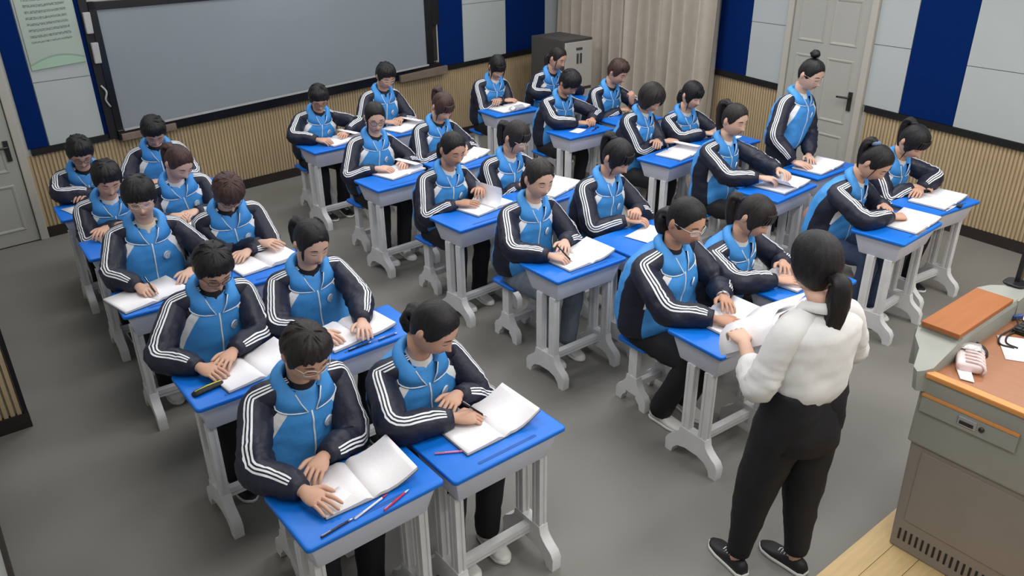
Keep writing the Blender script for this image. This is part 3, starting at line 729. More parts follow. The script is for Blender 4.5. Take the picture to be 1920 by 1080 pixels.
            rid = 1+.09*np.sin(ang*5+sd)[None, :]+.05*np.sin(ang*9+sd*2)[None, :]+.10*noise_field(RR, 22, sd)
            RR = C[:, None, :]+(RR-C[:, None, :])*rid[:, :, None]
            b = MB(); add_rings(b, RR, m)
            for s_ in range(5):   # frayed ends
                a = ang[s_*4]; e = C[-2]; d2 = RR[-3, s_*4]-C[-3]
                tube(b, [C[-4]+d2*.7, C[-2]+d2*.8, C[-1]+d2*.6+dn*.02+np.array([rl.uniform(-.008, .008), rl.uniform(-.008, .008), 0])], [.007, .005, .001], m, 6)
            b.obj('ponytail', hair, off=off)
            h = MB(); ring = [pw+ow*.012+R_ for R_ in [.019*(math.cos(a)*unit(np.cross(ow, (1, .1, .2)))+math.sin(a)*unit(np.cross(ow, np.cross(ow, (1, .1, .2))))) for a in np.linspace(0, 2*PI, 15)[:-1]]]
            ring = np.array(ring+ring[:1]); rr_ = .007 if not D.get('scrunchie') else .014
            tube(h, ring, rr_, 'scrunchie' if D.get('scrunchie') else 'hair_tie', 8, n0=ow); h.obj('hair_tie', hair, off=off)
    return hair
def make_glasses(D, T, root, off, sex):
    g = MB(); m = D['glasses']; lens = MB()
    for s in (-1, 1):
        P = []
        for a in np.linspace(0, 2*PI, 17)[:-1]:
            c, q = math.cos(a), math.sin(a); x = s*.0315+.0245*np.sign(c)*abs(c)**.75; z = .007+.0185*np.sign(q)*abs(q)**.75
            P.append((x, 0, z))
        P = np.array(P); P[:, 1] = np.minimum(front_y(P[:, 0], P[:, 2], sex)-.005, -.088)
        P[:, 1] = P[:, 1].mean()-.004+.35*(np.abs(P[:, 0])-.03)
        lens.add(T(P), [tuple(range(16))], 'lens_glass')
        Pl = np.vstack([P, P[:1]]); tube(g, T(Pl), .0019, m, 6)
        x = s*.056; y0 = P[:, 1].mean()+.008
        tube(g, T(np.array([(x, y0, .014), (s*.074, -.06, .014), (s*.083, .0, .010), (s*.084, .02, -.002)])), .0018, m, 6)
    y = front_y(np.array([0.]), np.array([.010]), sex)[0]-.004
    tube(g, T(np.array([(-.008, y+.002, .010), (0, y-.002, .013), (.008, y+.002, .010)])), .0018, m, 6)
    o = g.obj('glasses', root, off=off); lens.obj('lens', o, off=off)
FING = [(.030, .070, .0088), (.0105, .078, .0090), (-.0095, .072, .0087), (-.028, .057, .0078)]
POSES = {'flat': ((8, 16, 10), 6, .012), 'rest': ((20, 30, 20), 3, .010), 'pen': ((42, 52, 30), 1, .016), 'fist': ((68, 82, 55), 0, .02), 'hold': ((30, 40, 25), 4, .03)}
def make_fingers(mb, wrist, d, nb, ts, pose, m):
    (c1, c2, c3), spread, thl = POSES[pose]
    for k, (o, L, r) in enumerate(FING):
        a = math.radians(spread*(1.5-k)); dd = unit(d*math.cos(a)+ts*math.sin(a)); p = wrist+d*.078+ts*o*.98+nb*(-.002 if k in (0, 3) else .001)
        ex = (0, 4, 7, 10)[k] if pose != 'flat' else 2*k
        P = [p, p+dd*.010]; ang = 0
        for q, cc in zip((.44, .31, .25), (c1+ex*.6, c2+ex*.5, c3)):
            ang += math.radians(cc); dr = dd*math.cos(ang)-nb*math.sin(ang); P.append(P[-1]+dr*L*q*1.05)
        C = catmull(P, 11); rad = np.interp(np.linspace(0, 1, 11), [0, .2, .42, .66, .9, 1], [r, r*1.02, r*.98, r*.9, r*.74, r*.35])
        add_rings(mb, tube_rings(C, rad, rad, nb, 8), m)
    b = wrist+d*.022+ts*.026-nb*.004; t = unit(d*.62+ts*.72-nb*thl*12); t2 = unit(d*.9+ts*.25-nb*(.1+thl*6))
    if pose in ('fist', 'pen'): t2 = unit(d*.75-ts*.15-nb*.3)
    C = catmull([b-d*.012-ts*.012, b, b+t*.034, b+t*.034+t2*.030, b+t*.036+t2*.050], 11); rad = np.interp(np.linspace(0, 1, 11), [0, .25, .55, .85, 1], [.014, .0135, .0108, .0088, .0035])
    add_rings(mb, tube_rings(C, rad, rad*1.05, nb, 8), m)
def ik(S, W, L1, L2, pole):
    d = W-S; D = np.linalg.norm(d)
    if D > (L1+L2)*.985: k = D/((L1+L2)*.985); L1 *= k; L2 *= k
    u = d/D; a = (L1*L1-L2*L2+D*D)/(2*D); h = math.sqrt(max(1e-6, L1*L1-a*a)); p = pole-u*(pole@u)
    return S+u*a+unit(p)*h
def shoe_mesh(kind):
    up = MB(); sole = MB(); N = 22
    def outline(t): return (.036+.014*math.sin(min(1, t*1.15)*PI)**.7)*(1 if t < .93 else .8)
    rings = []; L = .245
    S = np.linspace(0, 1, 15)
    upm = 'shoe_white' if kind == 'white' else 'shoe_black'
    hgt = np.interp(S, [0, .1, .25, .4, .6, .8, 1], [.055, .075, .082, .072, .052, .042, .026])
    wid = np.interp(S, [0, .08, .3, .65, .85, .96, 1], [.018, .033, .036, .046, .042, .026, .010])
    for s, h, w_ in zip(S, hgt, wid):
        y = .065-L*s; r = []
        for a in np.linspace(0, 2*PI, N+1)[:-1]:
            c, q = math.cos(a), math.sin(a); r.append((w_*np.sign(c)*abs(c)**.8, y, .018+(h-.018)*max(0, q)**.75 if q > 0 else .018))
        rings.append(r)
    add_rings(up, rings, upm)
    for k in range(4):
        y = .065-L*(.36+.07*k); h = np.interp((.065-y)/L, S, hgt)
        tube(up, [(-.024, y, h-.008), (0, y-.003, h+.002), (.024, y, h-.008)], .0032, 'sole_white' if kind != 'white' else 'paper_edge', 6)
    rs = []
    for z, g in ((0., -.001), (.004, .003), (.018, .003), (.022, -.003)):
        P = []
        for s, w_ in zip(S, wid): P.append((w_+g, .065-L*s+(0 if 0 < s < 1 else (g if s == 0 else -g)), z))
        P += [(-x, y, zz) for x, y, zz in reversed(P)]
        rs.append(P)
    add_rings(sole, np.array(rs), 'sole_white')
    return up, sole
SHOES = {}
def add_shoe(kind, pos, yaw, root, off):
    if kind not in SHOES:
        u, s = shoe_mesh(kind); a = u.obj('shoe'); b = s.obj('sole', a); SHOES[kind] = (a.data, b.data)
        bpy.data.objects.remove(b); bpy.data.objects.remove(a)
    a = link(SHOES[kind][0], 'shoe', root); a.location = np.asarray(pos)-off; a.rotation_euler = (0, 0, yaw); link(SHOES[kind][1], 'sole', a)
def rest_on_desk(V, D, lo=.09):
    """hands and cloth that lie on the desk, or on the book on it, press flat against it instead of sinking in"""
    V = np.array(V); x, y, z = V[..., 0], V[..., 1], V[..., 2]
    on = (np.abs(x) < .306) & (y < .203) & (y > -.20); s = np.where(on, DH+.0025, -1.)
    bk = D.get('book')
    if bk is not None:
        cx, cy, a, w_, d_, lift, th = bk; ca, sa = math.cos(a), math.sin(a); bx = (x-cx)*ca+(y-cy)*sa; by = -(x-cx)*sa+(y-cy)*ca; h = w_/2
        u = np.abs(bx)/h; ib = (np.abs(bx) < h+.015) & (np.abs(by) < d_/2+.015)
        top = DH+.0065+th*(1.-.25*u)+.004*np.exp(-((np.abs(bx)-.035)/.025)**2)+np.where(bx > 0, lift*np.maximum(0, u-.25)**1.6*1.4, 0)
        s = np.where(ib, np.maximum(s, top+.0015), s)
    hit = (s > 0) & (z < s) & (z > DH-lo); z = np.where(hit, s, z)
    V[..., 2] = z
    return V
NH = 44
UH = 2*PI*np.arange(NH)/NH-PI; PHI = UH-.45*np.sin(UH)
def person(D, base, rz, label, group, world):
    """D in a local frame: faces -y, +x is the person's own left. base: root offset in that frame; world: (x,y,rot) of the frame"""
    off = np.asarray(base, float); sd = D.get('seed', 1.)*3.17; sex = D.get('sex', 'f')
    wx, wy, wa = world; rp = rotz(wa)@off+np.array([wx, wy, 0])
    root = empty('person', tuple(rp), wa, label, 'person', group)
    hs = D.get('hs', 1.02)
    Hc = np.array(D['head'], float); Rh = rotz(math.radians(D['yaw']))@rotx(math.radians(D['pitch']))@roty(math.radians(D.get('roll', 0)))
    T = lambda V: Hc+(np.asarray(V)*hs)@Rh.T
    att = T(np.array([[0, .02, -.10]]))[0]
    ty = math.radians(D.get('tyaw', 0)); stand = D.get('stand', False)
    NB = np.array(D['nb']) if 'nb' in D else att+np.array([0, .02, -.085])@rotz(ty).T
    hip = np.array(D.get('hip', (NB[0]*.5, max(.50, NB[1]+.06), .50)), float)
    size = D.get('size', 1.)
    # ---- spine
    mid = (NB+hip)/2+np.array([0, .045 if not stand else .0, .01])
    q = np.linspace(0, 1, 26); spine = np.array([(1-t)**2*hip+2*t*(1-t)*(2*mid-(NB+hip)/2)+t*t*NB for t in q])
    Tn = np.gradient(spine, axis=0); Tn /= np.linalg.norm(Tn, axis=1)[:, None]
    Xs = []; Fs = []
    for k, t in enumerate(q):
        X0 = rotz(ty*min(1, t*1.3))@np.array([1., 0, 0]); X0 = unit(X0-Tn[k]*(X0@Tn[k])); Xs.append(X0); Fs.append(np.cross(X0, Tn[k])*1.0)
    Xs = np.array(Xs); Fs = np.array(Fs)
    if Fs[-1][1] > 0 and abs(ty) < 1.5: Fs = -Fs
    X, U, F = Xs[-1], Tn[-1], Fs[-1]
    teacher = D.get('teacher', False); shm = 'shirt_white' if teacher else None
    # ---- jacket torso
    sv = [0, .06, .15, .35, .6, .76, .86, .93, .97, 1.0]
    av = np.array([.182, .204, .216, .214, .224, .214, .180, .124, .088, .068])*size; bv = np.array([.134, .150, .160, .156, .152, .140, .118, .092, .074, .064])*size
    if teacher: av = np.array([.150, .162, .176, .180, .196, .198, .170, .112, .078, .058]); bv = np.array([.105, .118, .130, .126, .124, .118, .100, .080, .066, .056])
    if stand and not teacher: av = av*.97; bv = bv*.95
    A = np.interp(q, sv, av); Bb = np.interp(q, sv, bv); N = 48; ang = 2*PI*np.arange(N)/N-PI
    sp = 2.25; cs = np.sign(np.sin(ang))*np.abs(np.sin(ang))**(2/sp); cf = np.sign(np.cos(ang))*np.abs(np.cos(ang))**(2/sp)
    R = spine[:, None, :]+(A[:, None]*cs[None, :])[:, :, None]*Xs[:, None, :]+(Bb[:, None]*cf[None, :])[:, :, None]*Fs[:, None, :]
    fade = np.clip((1-q)*4, 0, 1)[:, None]
    dn = .085*noise_field(R*np.array([1, 1, .6]), 9, sd)+.05*noise_field(R, 21, sd+3)
    R = spine[:, None, :]+(R-spine[:, None, :])*(1+dn*fade)[:, :, None]
    mb = MB(); add_rings(mb, R, 'shirt_white' if teacher else 'jacket_torso')
    jacket = mb.obj('shirt' if teacher else 'jacket', root, off=off)
    def surf(v, a, out=0.):
        f = v*25; i = min(24, int(f)); g = f-i; j = (a+PI)/(2*PI)*N; j0 = int(math.floor(j)); h = j-j0; j0 %= N; j1 = (j0+1) % N
        p = (R[i, j0]*(1-h)+R[i, j1]*h)*(1-g)+(R[i+1, j0]*(1-h)+R[i+1, j1]*h)*g
        c = spine[i]*(1-g)+spine[i+1]*g; n = unit(p-c); return p+n*out, n
    if not teacher:
        mb = MB(); P = np.array([surf(v, 0, .0015)[0] for v in np.linspace(.02, .85, 22)]); add_rings(mb, tube_rings(P, .0025, .0045, F, 6), 'jersey_white'); mb.obj('zipper', jacket, off=off)
        mb = MB(); p, n = surf(.66, .29, .004); e1 = unit(np.cross((0, 0, 1), n)); e2 = np.cross(n, e1)
        def disc(r, o, m_, k=20):
            V = [p+n*o]+[p+n*o+(e1*math.cos(a)+e2*math.sin(a))*r for a in 2*PI*np.arange(k)/k]; mb.add(V, [(0, 1+i, 1+(i+1) % k) for i in range(k)], m_, flat=True)
        k = 20; rim = [p-n*.006+(e1*math.cos(a)+e2*math.sin(a))*.026 for a in 2*PI*np.arange(k)/k]; rim2 = [v+n*.008 for v in rim]
        mb.add(rim+rim2, [(i, (i+1) % k, k+(i+1) % k, k+i) for i in range(k)], 'badge_white', flat=True); disc(.026, .002, 'badge_white')
        k2 = 24; ri = [p+n*.0028+(e1*math.cos(a)+e2*math.sin(a))*.0215 for a in 2*PI*np.arange(k2)/k2]; ro = [p+n*.0028+(e1*math.cos(a)+e2*math.sin(a))*.0235 for a in 2*PI*np.arange(k2)/k2]
        mb.add(ri+ro, [(i, (i+1) % k2, k2+(i+1) % k2, k2+i) for i in range(k2)], 'badge_blue', flat=True)
        bird = [(-.012, .001), (-.004, -.007), (.013, .009), (.004, .003), (-.003, -.002)]
        mb.add([p+n*.003+e1*x+e2*z for x, z in bird], [(0, 1, 4), (1, 2, 3), (1, 3, 4)], 'badge_blue', flat=True)
        mb.add([p+n*.003+e1*x+e2*z for x, z in [(-.008, -.012), (.009, -.012), (.009, -.0095), (-.008, -.0095)]], [(0, 1, 2, 3)], 'badge_blue', flat=True)
        mb.obj('badge', jacket, off=off)
    # ---- collar
    n = 44; t = np.linspace(0, 1, n); ao = np.radians(4+352*t); ai = np.radians(40+280*t); k = 1. if not teacher else .82
    da = np.degrees(np.arccos(np.clip(np.cos(ao), -1, 1))); di = np.degrees(np.arccos(np.clip(np.cos(ai), -1, 1)))
    def ring(rx, rf, h, a): return NB+X*(rx*np.sin(a))[:, None]+F*(rf*np.cos(a))[:, None]+U*(h+0*a)[:, None]
    bot = ring(np.interp(da, [0, 40, 60, 90, 140, 180], [.112, .128, .134, .126, .116, .112])*k, np.interp(da, [0, 40, 90, 180], [.128, .124, .118, .104])*k, np.interp(da, [0, 14, 42, 62, 90, 130, 180], [-.072, -.068, -.056, -.036, .014, .012, .002]), ao)
    if not teacher:
        for i_ in range(n):
            if da[i_] < 78:
                a_ = ao[i_] if ao[i_] < PI else ao[i_]-2*PI
                vv = np.interp(da[i_], [0, 30, 55, 78], [.850, .866, .892, .935]); wgt = min(1, (78-da[i_])/20); bot[i_] = bot[i_]*(1-wgt)+surf(vv, a_, .007)[0]*wgt
    top = ring(.088*k, np.interp(di, [40, 90, 180], [.096, .088, .078])*k, np.interp(di, [40, 60, 90, 140, 180], [.006, .026, .044, .052, .052])*k, ai)
    mid = bot*.45+top*.55; mid = mid+np.array([unit(v) for v in (mid-NB-U*.0)])*.008
    rows = [bot-U*.006-(bot-NB)*.04, bot, mid, top, ring(.078*k, np.interp(di, [40, 90, 180], [.086, .078, .068])*k, np.interp(di, [40, 60, 90, 140, 180], [.004, .024, .043, .050, .050])*k, ai), ring(.062*k, .060*k, -.02, ai)]
    V = np.concatenate(rows); Fc = []
    for r_ in range(len(rows)-1):
        for i in range(n-1): Fc.append((r_*n+i, r_*n+i+1, (r_+1)*n+i+1, (r_+1)*n+i))
    mb = MB(); mb.add(V, Fc, 'shirt_white' if teacher else 'jersey_blue'); col = mb.obj('collar', jacket, off=off)
    if not teacher:
        fs = [i for i in range(n) if da[i] < 74]; h1 = [i for i in fs if ao[i] < PI]; h2 = [i for i in fs if ao[i] > PI]
        mb = MB(); tube(mb, np.array([top[0], mid[0], bot[0]]+[bot[i] for i in h1[1:]]), .0030, 'jersey_white', 6, n0=F); mb.obj('collar_trim', jacket, off=off)
        mb = MB(); tube(mb, np.array([top[-1], mid[-1], bot[-1]]+[bot[i] for i in reversed(h2[:-1])]), .0030, 'jersey_white', 6, n0=F); mb.obj('collar_trim', jacket, off=off)
    # ---- undershirt
    um = {'k': 'under_black', 'w': 'under_white', 'c': 'under_cream'}[D.get('under', 'k')]
    a = 2*PI*np.arange(24)/24; rr = []
    for r_x, r_f, h, fs in ((.053, .054, .022, -.004), (.060, .060, .008, 0), (.072, .074, -.02, .004), (.080, .095, -.055, .006)):
        rr.append(NB+X*(r_x*np.sin(a))[:, None]+F*(r_f*np.cos(a)+fs)[:, None]+U*h)
    mb = MB(); add_rings(mb, rr, um, False, False); mb.obj('undershirt', root, off=off)
    # ---- body: crown to hips as one skin, arms welded in, fingers rooted in the palms
    skm = D.get('skin', 'skin'); body = MB(); rings = []
    ths = np.concatenate([np.linspace(.10, 1.15, 10), np.linspace(1.22, 2.42, 24)])
    for th in ths: rings.append(T(head_pts(PHI, th*np.ones(NH), sex)))
    def neck_ring(c, ax, ay, X_, F_): return c+X_*(ax*np.sin(PHI))[:, None]+F_*(ay*np.cos(PHI))[:, None]
    Xh = Rh@np.array([1., 0, 0]); Fh = Rh@np.array([0, -1., 0]); c0 = T(np.array([[0, .022, -.108]]))[0]
    rings.append(neck_ring(c0, .054, .056, Xh, Fh)); rings.append(neck_ring(c0*.5+NB*.5, .051, .053, unit(Xh+X), unit(Fh+F))); rings.append(neck_ring(NB+U*.01, .052, .052, X, F))
    ti = len(rings)
    for dd, ax, ay in ((.04, .105*size, .07), (.10, .145*size, .09), (.16, .150*size, .095), (.30, .135*size, .09), (.42, .14*size, .10)):
        rings.append(neck_ring(NB-U*dd*(np.linalg.norm(NB-hip)/.5), ax, ay, X, F))
    rings = np.array(rings); Rn_ = len(rings); Fq, UV = grid_faces(Rn_, NH); V = rings.reshape(-1, 3)
    Fq.append(tuple((Rn_-1)*NH+j for j in range(NH))); 
    top = T(np.array([[0, 0, HC]]))[0]; V = np.vstack([V, top]); Fq += [((j+1) % NH, j, len(V)-1) for j in range(NH)]
    kill = set(); extra_V = []; extra_F = []; nV = len(V)
    sleeves = []
    for side in (-1, 1):   # -1: own right, +1: own left
        key = 'R' if side < 0 else 'L'
        tgt = np.array(D['hand'+key], float); pose = D.get('pose'+key, 'rest')
        sw = .186*size if not teacher else .176; S = NB+X*side*sw-U*.075+F*.0
        L1, L2 = D.get('arm', (.29, .245)); inner = D.get('inner') == side; pole = np.array(D.get('pole'+key, (side*.45, .6, -.55) if inner else (side*.8, .35, -.55)), float)
        dvec = D.get('dir'+key); roll = math.radians(D.get('roll'+key, 12))
        d = unit(dvec) if dvec is not None else unit(np.array([-side*.35, -1, 0]))
        for it in range(3):
            Wp = tgt-d*.055
            for pz in ((pole[2],) if (teacher or stand) else (pole[2], -.35, -.15, .05, .25, .45)):
                E = ik(S, Wp, L1, L2, np.array([pole[0], pole[1], pz])); ok = True
                for f in (0., .25, .5, .75):
                    pt = E*(1-f)+Wp*f
                    if abs(pt[0]) < .30 and pt[1] < .19 and pt[2] < .803: ok = False
                if ok: break
            if dvec is None:
                fd = unit(Wp-E); d = unit(np.array([fd[0], fd[1], fd[2]*.15])+np.array([-side*.12*0, -.25, 0]))
        nb = unit(np.array(D.get('nb'+key, (0, 0, 1.)))-d*(np.array(D.get('nb'+key, (0, 0, 1.)))@d)); ts = (np.cross(nb, d) if side < 0 else np.cross(d, nb))
        nb, ts = nb*math.cos(roll)-ts*math.sin(roll), ts*math.cos(roll)+nb*math.sin(roll)
        # arm tube -> palm
        path = np.array(list(catmull([S, S*.5+E*.5, E, E*.5+Wp*.5, Wp], 14))+[Wp+d*.022, Wp+d*.05, Wp+d*.074, Wp+d*.086, Wp+d*.091])
        ra = np.concatenate([np.interp(np.linspace(0, 1, 14), [0, .5, .85, 1], [.046, .038, .027, .020]), [.018, .0165, .014, .010, .004]])
        rb = np.concatenate([np.interp(np.linspace(0, 1, 14), [0, .5, .85, 1], [.046, .038, .030, .026]), [.034, .040, .0405, .036, .028]])
        AR = tube_rings(path, ra, rb, nb, 12, reverse=True)
        # weld
        j0 = int(np.argmin(np.abs(PHI-side*PI/2)))-2; rws = [ti, ti+1, ti+2]
        loop = [rws[0]*NH+(j0+k_) % NH for k_ in range(4)]+[rws[k_]*NH+(j0+4) % NH for k_ in range(2)]+[rws[2]*NH+(j0+4-k_) % NH for k_ in range(4)]+[rws[2-k_]*NH+j0 % NH for k_ in range(2)]
        for r_ in (ti, ti+1):
            for k_ in range(4): kill.add(r_*NH+(j0+k_) % NH)
        o = nV+sum(len(v) for v in extra_V); extra_V.append(AR.reshape(-1, 3))
        best = min(((sum(np.linalg.norm(V[loop[k_]]-AR[0, (s_+dr*k_) % 12]) for k_ in range(12)), s_, dr) for s_ in range(12) for dr in (1, -1)))
        _, s_, dr = best
        for k_ in range(12): extra_F.append((loop[k_], loop[(k_+1) % 12], o+(s_+dr*(k_+1)) % 12, o+(s_+dr*k_) % 12))
        f2, _u = grid_faces(len(path), 12); extra_F += [tuple(o+i for i in f) for f in f2]; extra_F.append(tuple(o+(len(path)-1)*12+j for j in range(12)))
        D['_h'+key] = (Wp, d, nb, ts)
        # ---- sleeve
        W2 = Wp-unit(Wp-E)*.012
        cut = D.get('sleeve_cut', 1.0)
        ctrl = [NB+X*side*.042-U*.030, NB+X*side*.118*size-U*.055, NB+X*side*.172*size-U*.095, (NB+X*side*.190*size-U*.085)*.5+E*.5, E+unit(E-(S+Wp)/2)*.004, E*.5+W2*.5, W2]
        if teacher: ctrl = [NB+X*side*.042-U*.03, NB+X*side*.115-U*.052, NB+X*side*.168-U*.088, S*.5+E*.5, E, E*.62+W2*.38, E*.35+W2*.65]
        K = 40; C = catmull(ctrl, K)
        for _ in range(3): C[1:-1] = (C[:-2]+2*C[1:-1]+C[2:])/4
        sg = np.concatenate([[0], np.cumsum(np.linalg.norm(np.diff(C, axis=0), axis=1))]); C = np.stack([np.interp(np.linspace(0, sg[-1], K), sg, C[:, k_]) for k_ in range(3)], 1)
        rad = np.interp(np.linspace(0, 1, K), [0, .12, .22, .40, .62, .80, .93, .965, 1], np.array([.046, .062, .070, .069, .072, .068, .060, .046, .041])*(.5+.5*size)*D.get('arm_w', 1.))
        if teacher: rad = np.interp(np.linspace(0, 1, K), [0, .12, .25, .5, .75, .9, .96, 1], [.042, .056, .064, .062, .064, .066, .054, .044])
        Q = np.linspace(0, 1, K)
        def disp(RR):
            el = np.exp(-((Q-.60)/.13)**2)+.7*np.exp(-((Q-.86)/.09)**2)+.35
            return (.14*noise_field(RR, 15, sd+side)+.11*noise_field(RR*np.array([1, 1, 1.6]), 34, sd-side))*el[:, None]+.04*np.sin(Q*95+2*noise_field(RR, 8, sd)[:, 3])[:, None]*(el-.3)[:, None]*.7
        SR = tube_rings(C, rad, rad, U if not teacher else U, 32, disp=disp)
        if not teacher:   # cloth that rests on the desk flattens against it
            SR = rest_on_desk(SR, D)
        mb = MB(); add_rings(mb, SR, 'shirt_white' if teacher else 'sleeve'); mb.obj('sleeve', jacket, off=off)
        if D.get('watch') == key:
            wb = MB(); cc = Wp-d*.004; R_ = [cc+nb*.024*math.cos(a)+ts*.032*math.sin(a) for a in np.linspace(0, 2*PI, 17)]; tube(wb, np.array(R_), .0045, 'silver', 6, n0=d, rb=.007)
            wt = wb.obj('wristwatch', root, off=off); wb = MB(); add_rings(wb, [[cc+nb*h+d*.015*math.cos(a)+ts*.015*math.sin(a) for a in np.linspace(0, 2*PI, 17)[:-1]] for h in (.022, .032)], 'silver'); wb.obj('dial', wt, off=off)
    Fq = [f for i, f in enumerate(Fq) if i not in kill]
    Vall = np.vstack([V]+extra_V); body.add(Vall, Fq+extra_F, skm)
    for side, key in ((-1, 'R'), (1, 'L')):
        Wp, d, nb, ts = D['_h'+key]; make_fingers(body, Wp, d, nb, ts, D.get('pose'+key, 'rest'), skm)
        c = np.array([side*.0785, .012, -.004]); Re = Rh@rotz(side*-.35)
        if D['hair'] not in ('sleek', 'bob'): ellipsoid(body, T(c[None])[0], np.array([.009, .019, .031])*hs, skm, Re, 10, 8); ellipsoid(body, T((c+np.array([side*.005, -.004, .002]))[None])[0], np.array([.006, .010, .019])*hs, skm, Re, 8, 6)
        xs = side*np.linspace(.016, .047, 8); e = np.linspace(-1, 1, 8)
        strip(body, xs, .0045-.0040*(1-e*e)+.001*e, .0036*(1-.5*np.abs(e)), 'lash', T, sex)
        strip(body, xs*1.06, .0300+.004*(1-e*e)-.002*e, .0062*(1-.45*np.maximum(0, e)), 'brow', T, sex, .002)
    xs = np.linspace(-.022, .022, 9); e = np.linspace(-1, 1, 9)
    strip(body, xs, -.0600+.0015*(1-e*e), .0065*(1-.75*e*e)+.001, 'lip', T, sex, .0022); strip(body, xs*.86, -.0672-.001*(1-e*e), .0075*(1-.7*e*e)+.001, 'lip', T, sex, .0024)
    if not teacher: body.V = [rest_on_desk(v, D, .07) for v in body.V]
    body.obj('body', root, off=off)
    make_hair(D, T, root, off, None, sd)
    if D.get('glasses'): make_glasses(D, T, root, off, sex)
    # ---- trousers, shoes
    pm = D.get('pants', 'pants_black'); mb = MB(); feet = []
    for side in (-1, 1):
        if stand:
            h0 = hip+np.array([side*.075, .0, .0]); ft = np.array(D['foot'+('R' if side < 0 else 'L')], float); kn = h0*.48+ft*.52+np.array([side*.01, -.02, .02]); an = ft+np.array([0, .0, .07])
            wl = np.array([.105, .120, .112, .092, .066, .052]) if teacher else np.array([.085, .09, .08, .068, .064, .066])
            C = catmull([h0+np.array([0, 0, .06]), h0-np.array([0, 0, .04]), h0*.6+kn*.4, kn, kn*.45+an*.55, an+np.array([0, 0, .03])], 26)
            fwd = (0, -1, 0)
        else:
            tk = D.get('tuck', 0.); sp_ = D.get('spread', .10)
            h0 = hip+np.array([side*.085, -.02, -.015]); kn = np.array([hip[0]*.4+side*(sp_+.012), hip[1]-.39, .485]); ft = np.array([hip[0]*.4+side*sp_+D.get('footx', 0), hip[1]-.36+tk, 0.]); an = ft+np.array([0, .0, .075])
            wl = np.array([.082, .088, .076, .070, .062, .060])*D.get('leg_w', 1.)
            C = catmull([h0+np.array([0, .05, .0]), h0-np.array([0, .06, 0]), h0*.45+kn*.55+np.array([0, 0, .008]), kn, kn*.45+an*.55, an], 26)
            C[:, 2] = np.where(np.arange(26) < 16, np.minimum(C[:, 2], .505), C[:, 2])
            fwd = (0, 0, 1)
        rad = np.interp(np.linspace(0, 1, 26), [0, .2, .4, .6, .8, 1], wl)
        RR = tube_rings(C, rad, rad, fwd, 18, disp=lambda Z: .10*noise_field(Z, 13, sd)+.06*noise_field(Z, 29, sd)); add_rings(mb, RR, pm); feet.append((ft, an))
    pc = hip+np.array([0, .015, -.005 if not stand else (-.10 if teacher else .02)]); ellipsoid(mb, pc, (.165*size, .125*size, .075) if not stand else (.145 if teacher else .15, .11, .12), pm, None, 24, 12)
    if teacher:
        a = 2*PI*np.arange(32)/32; rr = []
        for dz, ax, ay in ((-.22, .186, .150), (-.14, .178, .146), (-.06, .160, .128), (.0, .140, .106), (.04, .130, .096)): rr.append(np.stack([hip[0]+ax*np.sin(a), hip[1]-ay*np.cos(a), np.full(32, hip[2]+dz)], -1))
        add_rings(mb, rr, pm)
    if not stand:   # seated cloth spreads on the stool
        for v in mb.V:
            ins = (np.abs(v[:, 0]-off[0]) < .190) & (np.abs(v[:, 1]-off[1]-.01) < .147) & (v[:, 2] < .441) & (v[:, 2] > .30); v[:, 2] = np.where(ins, .441, v[:, 2])
    mb.obj('trousers', root, off=off)
    for i, (ft, an) in enumerate(feet):
        if teacher:
            s = -1 if i == 0 else 1
            mb = MB(); tube(mb, [an+np.array([0, 0, .12]), an+np.array([0, 0, 0]), ft+np.array([0, -.01, .035])], [.034, .030, .03], skm, 12); 
            mb.obj('ankle', root, off=off)
        add_shoe(D.get('shoes', 'white'), ft+np.array([0, 0, .001]), math.radians((-6 if i == 0 else 6)*-1), root, off)
    return root
